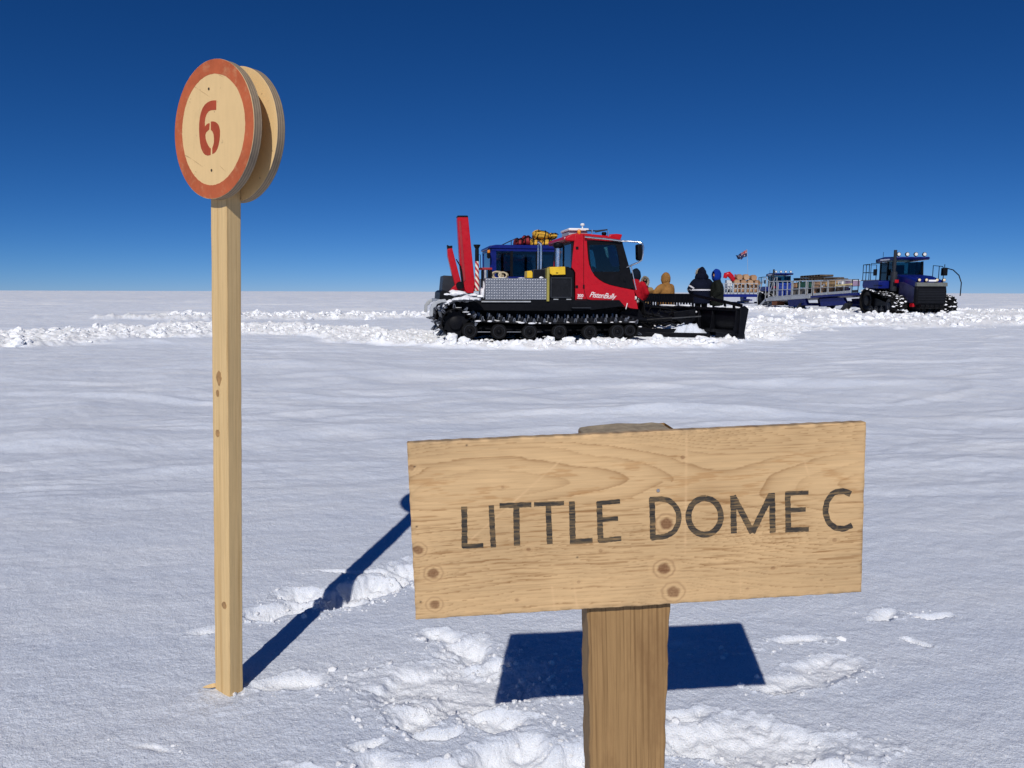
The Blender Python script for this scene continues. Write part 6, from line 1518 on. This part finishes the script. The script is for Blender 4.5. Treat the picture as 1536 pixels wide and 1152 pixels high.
# flag pole and blue ensign
yp, zp0 = f2(1121.8, 441, FE - 1.9); yp1, zp1 = f2(1121, 374.5, FE - 1.9)
fl = thing('flagpole', 'thin grey pole on the farther sled flying a blue ensign', 'flagpole', FF.M @ Vector((FE - 1.9, yp, zd)), FF.yaw)
MB().tube([(0, 0, 0), (0, (yp1 - yp) * .4, (zp1 - zd) * .5), (0, yp1 - yp, zp1 - zd)], [.024, .02, .016], 8).build('pole', M_LGREY, fl)
def flag():
    L = lambda px, py: (lambda q: (q[0] - yp, q[1] - zd))(f2(px, py, FE - 1.9))
    tl, bl_, tr_, br_ = L(1120.4, 374.2), L(1120.4, 384.5), L(1103, 384.2), L(1107.5, 390.2)   # hoist top, hoist foot, fly top, fly foot
    nu, nv = 72, 36
    U, Vv = np.meshgrid(np.linspace(0, 1, nu), np.linspace(0, 1, nv), indexing='ij')
    mix = lambda a, b, t_: a[None, None] * (1 - t_)[..., None] + b[None, None] * t_[..., None]
    A_, B_, C_, D_ = map(np.array, (tl, bl_, tr_, br_))
    P2 = (1 - Vv)[..., None] * mix(A_, C_, U) + Vv[..., None] * mix(B_, D_, U)
    P2[..., 1] += .10 * np.sin(U * 7.5) * U + .05 * np.sin(U * 13 + Vv * 3) * U
    X_ = .22 * np.sin(U * 9 + Vv * 1.5) * U ** .6
    Pv = np.stack([X_, P2[..., 0], P2[..., 1]], -1).reshape(-1, 3)
    blue, white, red = np.array((.003, .007, .060)), np.array((.50, .50, .52)), np.array((.36, .008, .016))
    C = np.tile(blue, (nu, nv, 1))
    uu, vv = U / .5, Vv / .5; can = (U < .5) & (Vv < .5)
    d1, d2 = np.abs(uu - vv), np.abs(uu + vv - 1)
    C[can & ((d1 < .15) | (d2 < .15))] = white; C[can & ((d1 < .07) | (d2 < .07))] = red
    C[can & ((np.abs(uu - .5) < .11) | (np.abs(vv - .5) < .14))] = white; C[can & ((np.abs(uu - .5) < .08) | (np.abs(vv - .5) < .11))] = red
    for (su, sv, r) in ((.25, .76, .085), (.75, .84, .055), (.64, .45, .055), (.75, .17, .055), (.86, .38, .055), (.80, .55, .03)):
        a = np.arctan2((Vv - sv), (U - su) * 2); rr = np.hypot((U - su) * 2, Vv - sv)
        C[rr < r * 1.7 * (0.68 + .32 * np.cos(7 * a))] = white
    i, j = np.meshgrid(np.arange(nu - 1), np.arange(nv - 1), indexing='ij'); F = np.stack([i * nv + j, (i + 1) * nv + j, (i + 1) * nv + j + 1, i * nv + j + 1], -1).reshape(-1, 4)
    b = NB('flag_cloth'); at = b.new('ShaderNodeAttribute', attribute_name='dye'); b.set(Base_Color=at.outputs['Color'], Roughness=.8)
    o = arr_mesh('flag', Pv, F4=F, material=b.m, attrs={'dye': C.reshape(-1, 3)}); o.parent = fl
    so_ = o.modifiers.new('cloth', 'SOLIDIFY'); so_.thickness = .012
flag()
# ================================================================== PEOPLE
def skin_mesh(name, nodes, edges, material, parent, sub=1, root=0, flat=1.0):
    """one continuous surface grown round a skeleton: nodes {key: (pos, rx, ry)}"""
    keys = list(nodes); idx = {k: i for i, k in enumerate(keys)}
    me = bpy.data.meshes.new(name); me.from_pydata([nodes[k][0] for k in keys], [(idx[a], idx[b]) for a, b in edges], [])
    o = bpy.data.objects.new(name, me); COL.objects.link(o)
    sk = o.modifiers.new('skin', 'SKIN'); sk.use_smooth_shade = True
    if not me.skin_vertices: me.skin_vertices.new()
    for i, k in enumerate(keys):
        n = nodes[k]; me.skin_vertices[0].data[i].radius = (n[1], n[2] if len(n) > 2 else n[1]); me.skin_vertices[0].data[i].use_root = (i == root)
    sb = o.modifiers.new('sub', 'SUBSURF'); sb.levels = sub; sb.render_levels = sub
    dg = bpy.context.evaluated_depsgraph_get(); dg.update()
    m2 = bpy.data.meshes.new_from_object(o.evaluated_get(dg)); bpy.data.objects.remove(o); bpy.data.meshes.remove(me)
    m2.name = name; m2.polygons.foreach_set('use_smooth', [True] * len(m2.polygons)); m2.materials.clear(); m2.materials.append(material)
    o = bpy.data.objects.new(name, m2); COL.objects.link(o); o.parent = parent; return o

M_SKIN = mat('skin', (0.42, 0.22, 0.15), .55, var=.08); M_EYE = mat('dark_eye', (.02, .015, .012), .3); M_FUR = mat('pale_fur', (0.40, 0.35, 0.27), .95, var=.4, scale=40, bump=.8, bscale=90)
M_GLOVE = mat('black_glove', (.008, .008, .010), .8, var=.3); M_BOOT = mat('dark_boot', (.02, .018, .016), .7, var=.3); M_TAPE = mat('silver_tape', (.62, .62, .66), .4, var=.06)
def cloth(nm, c): return mat(nm, c, .9, var=.25, scale=7, dirt=tuple(x * .55 for x in c), dirt_amt=.6, bump=.9, bscale=14, spec=.08)

def make_person(label, loc, yaw, H, jacket, trousers, hood, fur=False, armL=(-.10, .30, .15), armR=(.10, .30, .15), lean=0.0, turn=0.0, goggles=False, hood_up=True, hood_shape=1.0, tape=False, bulk=1.0, beard=None, flare=.3):
    """facing +y before yaw. armX = (elbow out, hand forward, hand height above hip)"""
    t = thing('person', label, 'person', loc, yaw); k = H / 1.80
    V3 = lambda x, y, z: Vector((x * k, y * k + lean * max(0, z - .9) * k, z * k))
    N = {'pelvis': (V3(0, 0, .96), .15 * k, .11 * k), 'waist': (V3(0, 0, 1.12), .135 * k, .10 * k), 'chest': (V3(0, .0, 1.33), .165 * k, .115 * k), 'upper': (V3(0, 0, 1.46), .12 * k, .09 * k), 'neck': (V3(0, .01, 1.53), .055 * k, .055 * k), 'skull': (V3(0, .02, 1.60), .065 * k, .075 * k)}
    E = [('pelvis', 'waist'), ('waist', 'chest'), ('chest', 'upper'), ('upper', 'neck'), ('neck', 'skull')]
    arms = {}
    for s_, nm, (eo, hf, hh) in ((-1, 'l', armL), (1, 'r', armR)):
        sh = V3(s_ * .20, 0, 1.43); el = V3(s_ * .25 + eo, -.04 + hf * .3, 1.15 + hh * .25); wr = V3(s_ * .21 + eo * .3, .02 + hf, .92 + hh)
        hd = wr + (wr - el).normalized() * .10 * k; arms[nm] = (sh, el, wr, hd)
        N['sh' + nm] = (sh, .058 * k); N['el' + nm] = (el, .043 * k); N['wr' + nm] = (wr, .030 * k); N['ha' + nm] = (wr + (hd - wr) * .8, .042 * k, .022 * k)
        E += [('upper', 'sh' + nm), ('sh' + nm, 'el' + nm), ('el' + nm, 'wr' + nm), ('wr' + nm, 'ha' + nm)]
        N['hip' + nm] = (V3(s_ * .095, 0, .90), .088 * k); N['kn' + nm] = (V3(s_ * .11, .02, .50), .060 * k); N['an' + nm] = (V3(s_ * .12, -.02, .09), .042 * k); N['to' + nm] = (V3(s_ * .14, .15, .03), .040 * k, .03 * k)
        E += [('pelvis', 'hip' + nm), ('hip' + nm, 'kn' + nm), ('kn' + nm, 'an' + nm), ('an' + nm, 'to' + nm)]
        # five separate fingers, unequal and slightly curled
        d = (hd - wr).normalized(); sd_ = d.cross(Vector((0, 0, 1)));
        if sd_.length < .05: sd_ = Vector((0, 1, 0))
        sd_.normalize(); dn = sd_.cross(d)
        pk = wr + d * .085 * k
        for q, (off, ln) in enumerate(((-.030, .060), (-.010, .072), (.010, .068), (.028, .052))):
            a = pk + sd_ * off * k; b = a + (d * ln * .6 - dn * .01) * k; c = b + (d * .4 - dn * .5).normalized() * ln * .5 * k
            N['f%d0%s' % (q, nm)] = (b, .009 * k); N['f%d1%s' % (q, nm)] = (c, .008 * k); E += [('ha' + nm, 'f%d0%s' % (q, nm)), ('f%d0%s' % (q, nm), 'f%d1%s' % (q, nm))]
        a = wr + d * .03 * k - sd_ * .045 * k * (1); b = a + (d * .7 - sd_ * .4) * .05 * k
        N['th0' + nm] = (a, .011 * k); N['th1' + nm] = (b, .009 * k); E += [('wr' + nm, 'th0' + nm), ('th0' + nm, 'th1' + nm)]
    body = skin_mesh('body', N, E, M_SKIN, t)
    # head: joined into the same body mesh
    hc = V3(0, .035, 1.685); Rh = Matrix.Rotation(turn, 3, 'Z')
    def face(v_):
        q = Vector((v_.x * .078, v_.y * .098, v_.z * .122)); 
        if v_.z < 0: q.x *= 1 + .28 * v_.z; q.y *= 1 + .10 * v_.z
        if v_.y > .5:
            nz = math.exp(-(v_.x / .16) ** 2) * math.exp(-((v_.z + .08) / .22) ** 2); q.y += .026 * nz
            ey = math.exp(-((abs(v_.x) - .38) / .16) ** 2) * math.exp(-((v_.z - .08) / .14) ** 2); q.y -= .010 * ey
            mo = math.exp(-(v_.x / .3) ** 2) * math.exp(-((v_.z + .48) / .07) ** 2); q.y -= .006 * mo
            q.y += .006 * math.exp(-(v_.x / .35) ** 2) * math.exp(-((v_.z + .72) / .12) ** 2)
        return q * k
    hb = MB().ball(hc, 1, (1, 1, 1), 28, 20, M=Rh, fn=face)
    for s_ in (-1, 1): hb.ball(hc + Rh @ Vector((s_ * .078 * k, -.005 * k, -.005 * k)), 1, (.014 * k, .022 * k, .034 * k), 10, 7, M=Rh)
    ho = hb.build('head_tmp', M_SKIN, t, smooth=70)
    bm = bmesh.new(); bm.from_mesh(body.data); bm.from_mesh(ho.data); bm.to_mesh(body.data); bm.free(); bpy.data.objects.remove(ho)
    eyes = MB()
    for s_ in (-1, 1): MB().ball(hc + Rh @ Vector((s_ * .031 * k, .082 * k, .010 * k)), .012 * k, (1, .7, .8), 10, 7).build('eye', M_EYE, t, smooth=70)
    if beard: MB().ball(hc + Rh @ Vector((0, .055 * k, -.075 * k)), 1, (.06 * k, .05 * k, .05 * k), 14, 9).build('beard', beard, t, smooth=70)
    # padded jacket: one surface, torso and sleeves fused
    B_ = bulk; mb = MB(); n = 20; rows_ = []
    for (z, rx, ry) in ((.74, .20, .15), (.76, .235, .18), (.90, .235, .185), (1.05, .225, .18), (1.20, .232, .182), (1.32, .228, .17), (1.40, .195, .145), (1.47, .145, .115), (1.54, .10, .098), (1.60, .085, .09)):
        bb = B_ if z < 1.45 else 1 + (B_ - 1) * .4
        rows_.append([V3(0, 0, z) + Vector((rx * bb * k * math.cos(2 * math.pi * q / n) * (1 + .025 * math.sin(q * 2.3 + z * 31)), ry * bb * k * math.sin(2 * math.pi * q / n), 0)) for q in range(n)])
    vs = [p_ for r_ in rows_ for p_ in r_]; m_ = len(rows_)
    mb.add(vs, [(i * n + q, i * n + (q + 1) % n, (i + 1) * n + (q + 1) % n, (i + 1) * n + q) for i in range(m_ - 1) for q in range(n)] + [tuple(range(n - 1, -1, -1)), tuple((m_ - 1) * n + q for q in range(n))])
    for nm in 'lr':
        sh, el, wr, hd = arms[nm]; inn = sh.lerp(V3(0, 0, 1.34), .35)
        mb.tube([inn, sh + Vector((0, 0, -.035 * k)), sh.lerp(el, .35), sh.lerp(el, .75), el, el.lerp(wr, .3), el.lerp(wr, .7), wr], [q * k * B_ for q in (.09, .102, .098, .088, .084, .080, .072, .060)], 14)
        mb.ball(sh + Vector((0, 0, -.035 * k)), .102 * k * B_); mb.ball(el, .085 * k * B_)
    ja = mb.build('jacket', jacket, t, smooth=0)
    rm = ja.modifiers.new('fuse', 'REMESH'); rm.mode = 'VOXEL'; rm.voxel_size = .018; sm_ = ja.modifiers.new('soften', 'SMOOTH'); sm_.factor = .6; sm_.iterations = 7
    dg = bpy.context.evaluated_depsgraph_get(); dg.update(); m2 = bpy.data.meshes.new_from_object(ja.evaluated_get(dg)); ja.modifiers.clear()
    old = ja.data; ja.data = m2; bpy.data.meshes.remove(old); m2.name = 'jacket'; m2.polygons.foreach_set('use_smooth', [True] * len(m2.polygons))
    # trousers and boots
    T_ = {'hip': (V3(0, 0, .93), .17 * k, .13 * k)}; TE = []
    for s_, nm in ((-1, 'l'), (1, 'r')):
        T_['h' + nm] = (V3(s_ * .10, 0, .86), .12 * k); T_['k' + nm] = (V3(s_ * .115, .02, .50), .095 * k); T_['a' + nm] = (V3(s_ * .12, -.02, .14), .085 * k); TE += [('hip', 'h' + nm), ('h' + nm, 'k' + nm), ('k' + nm, 'a' + nm)]
    skin_mesh('trousers', T_, TE, trousers, t)
    for s_, nm in ((-1, 'l'), (1, 'r')):
        skin_mesh('boot', {'a': (V3(s_ * .12, -.03, .22), .075 * k), 'b': (V3(s_ * .12, -.03, .07), .072 * k, .06 * k), 'c': (V3(s_ * .14, .16, .05), .06 * k, .045 * k)}, [('a', 'b'), ('b', 'c')], M_BOOT, t)
        sh, el, wr, hd = arms[nm]; dd = (hd - wr).normalized()
        GN = {'c': (wr - dd * .02, .052 * k), 'p': (wr + dd * .06 * k, .052 * k, .038 * k)}; GE = [('c', 'p')]
        sd_ = dd.cross(Vector((0, 0, 1)));
        if sd_.length < .05: sd_ = Vector((0, 1, 0))
        sd_.normalize(); dn = sd_.cross(dd)
        for q, (off, ln) in enumerate(((-.033, .065), (-.011, .078), (.011, .074), (.032, .056))):
            b = wr + dd * .10 * k + sd_ * off * k; c = b + (dd * .8 - dn * .35).normalized() * ln * k; GN['b%d' % q] = (b, .017 * k); GN['t%d' % q] = (c, .014 * k); GE += [('p', 'b%d' % q), ('b%d' % q, 't%d' % q)]
        b = wr + dd * .04 * k - sd_ * .06 * k; GN['tb'] = (b, .018 * k); GN['tt'] = (b + (dd * .8 - sd_ * .3) * .055 * k, .015 * k); GE += [('c', 'tb'), ('tb', 'tt')]
        skin_mesh('glove', GN, GE, M_GLOVE, t)
    # hood: a shell open at the face
    if hood_up:
        mb = MB(); nu, nv = 26, 14; vs = []; fs = []
        for layer, th in ((0, 1.0), (1, .90)):
            for i in range(nv + 1):
                ph = .62 + (math.pi - .62) * i / nv                        # angle from the face axis
                for j in range(nu):
                    a = 2 * math.pi * j / nu; d = Vector((math.sin(ph) * math.cos(a), math.cos(ph), math.sin(ph) * math.sin(a)))
                    q = Vector((d.x * .138, d.y * .155 - .005, d.z * .178 + .005))
                    if d.z < -.0: q.z *= 1 + (.25 + .2 * flare) * -d.z; q.x *= 1 + flare * min(1, -d.z); q.y *= 1 + .3 * flare * min(1, -d.z)
                    if d.z > .6: q.z += .03 * hood_shape * (d.z - .6); q.x *= 1 - .25 * (hood_shape - .6) * (d.z - .6)
                    q *= th * (1 + .02 * math.sin(7 * a + 3 * ph))
                    vs.append(hc + Rh @ (q * k))
        st = (nv + 1) * nu
        for L in (0, 1):
            for i in range(nv):
                for j in range(nu): fs.append((L * st + i * nu + j, L * st + i * nu + (j + 1) % nu, L * st + (i + 1) * nu + (j + 1) % nu, L * st + (i + 1) * nu + j))
        for j in range(nu): fs.append((j, (j + 1) % nu, st + (j + 1) % nu, st + j))
        mb.add(vs, fs); hd_o = mb.build('hood', hood, t, smooth=70)
        if fur:
            g = random.Random(len(label)); fm = MB()
            for j in range(150):
                a = 2 * math.pi * j / 150; ph = .62; d = Vector((math.sin(ph) * math.cos(a), math.cos(ph), math.sin(ph) * math.sin(a)))
                c = hc + Rh @ (Vector((d.x * .15, d.y * .15, d.z * .19 * (1.2 if d.z < 0 else 1))) * k); out = Rh @ Vector((math.cos(a), .5 + g.uniform(-.3, .5), math.sin(a) * 1.1))
                for _ in range(3):
                    tip = c + (out + Vector((g.uniform(-.4, .4), g.uniform(-.4, .4), g.uniform(-.4, .4)))) * g.uniform(.035, .07) * k; fm.tube([c, c.lerp(tip, .5), tip], [.012 * k, .009 * k, .001], 4)
            fm.build('fur_trim', M_FUR, hd_o, smooth=60)
    if goggles:
        go = MB().tube([hc + Rh @ (Vector((math.sin(a) * .088, math.cos(a) * .112, .012)) * k) for a in [-.9 + 1.8 * q / 8 for q in range(9)]], .030 * k, 8).build('goggles', M_BLK, t, smooth=60)
        MB().ball(hc + Rh @ (Vector((0, .07, -.065)) * k), 1, (.065 * k, .06 * k, .06 * k), 14, 9).build('face_mask', M_SEAT, t, smooth=60)
    if tape:
        # reflective band hugging the jacket
        dgm = ja.data; zb_ = 1.175 * k
        pts = []
        from mathutils.bvhtree import BVHTree
        bv = BVHTree.FromPolygons([v_.co for v_ in dgm.vertices], [p_.vertices for p_ in dgm.polygons])
        n = 40; vs = []; ok = []
        def ringband(c, ax_, u_, w_, hgt, nm, rad):
            vs = []
            for j in range(n):
                a = 2 * math.pi * j / n; d = (u_ * math.cos(a) + w_ * math.sin(a))
                for hz in (-hgt, hgt):
                    o_ = c + ax_ * hz + d * rad; h = bv.ray_cast(o_, -d, rad); p_ = h[0] if h[0] is not None else c + d * .08; vs += [p_ + d * .007, p_ - d * .004]
            fs = []
            for j in range(n):
                q = (j + 1) % n; fs += [(4 * j, 4 * q, 4 * q + 2, 4 * j + 2), (4 * j + 1, 4 * j + 3, 4 * q + 3, 4 * q + 1), (4 * j, 4 * j + 1, 4 * q + 1, 4 * q), (4 * j + 2, 4 * q + 2, 4 * q + 3, 4 * j + 3)]
            MB().add(vs, fs).build(nm, M_TAPE, ja, smooth=60)
        ringband(V3(0, 0, 1.17), Vector((0, 0, 1)), Vector((1, 0, 0)), Vector((0, 1, 0)),   .021 * k, 'reflective_band', .55 * k)
        for nm in 'lr':
            sh, el, wr, hd = arms[nm]; d = (el - sh).normalized(); u_ = d.cross(Vector((0, 1, 0))).normalized(); ringband(sh.lerp(el, .78), d, u_, d.cross(u_), .021 * k, 'reflective_band', .17 * k)
    return t

def stand(px, py_top, d, H):
    """feet point for someone whose head top is seen at (px,py) at distance d"""
    p = P(px, py_top, d); return (p.x, p.y, p.z - H * 1.035)
CL = {'navy': cloth('navy_cloth', (.005, .007, .018)), 'brown': cloth('ochre_canvas', (.27, .135, .042)), 'tan': cloth('tan_canvas', (.27, .19, .09)), 'red': cloth('red_cloth', (.36, .008, .018)), 'blk': cloth('black_cloth', (.006, .006, .007)), 'dkg': cloth('dark_olive_cloth', (.010, .012, .010)), 'blue': cloth('royal_blue_cloth', (.005, .028, .23)), 'dkb': cloth('dark_teal_cloth', (.007, .012, .022))}
H = 1.80
make_person('person seen from behind in a navy coat with a silver reflective band, hood up', stand(1053.5, 401.5, 23.5, H), R(8), H, CL['navy'], CL['blk'], CL['navy'], fur=True, tape=True, armL=(-.10, .22, .18), armR=(.12, .22, .2), hood_shape=2.2, bulk=1.32, flare=1.7)
make_person('person with a royal blue hood and dark coat, face turned to the left', stand(1076.5, 404, 23.4, H), R(85), H, CL['dkg'], CL['blk'], CL['blue'], armL=(-.03, .12, .1), armR=(.03, .12, .1), turn=R(28), bulk=1.18, beard=M_SEAT)
make_person('person in an ochre brown hooded coat seen from behind, arm raised to the left', stand(1000, 409, 23.6, H), R(38), H, CL['brown'], CL['blk'], CL['brown'], armL=(-.16, .40, .30), armR=(.06, .25, .12), hood_shape=1.0, bulk=1.25, flare=.35)
make_person('person in a tan coat facing the camera, fur edged hood and dark goggles', stand(967.5, 414.5, 24.6, 1.72), R(172), 1.72, CL['tan'], CL['tan'], CL['tan'], fur=True, goggles=True, armL=(-.05, .22, .12), armR=(.05, .22, .12))
make_person('person in a red coat and dark hood leaning by the red cab nose', stand(953.5, 403, 21.8, H), R(-20), H, CL['red'], CL['blk'], CL['dkb'], armL=(-.05, .15, .1), armR=(.08, .12, .05), lean=.06, turn=R(-15), bulk=1.05)
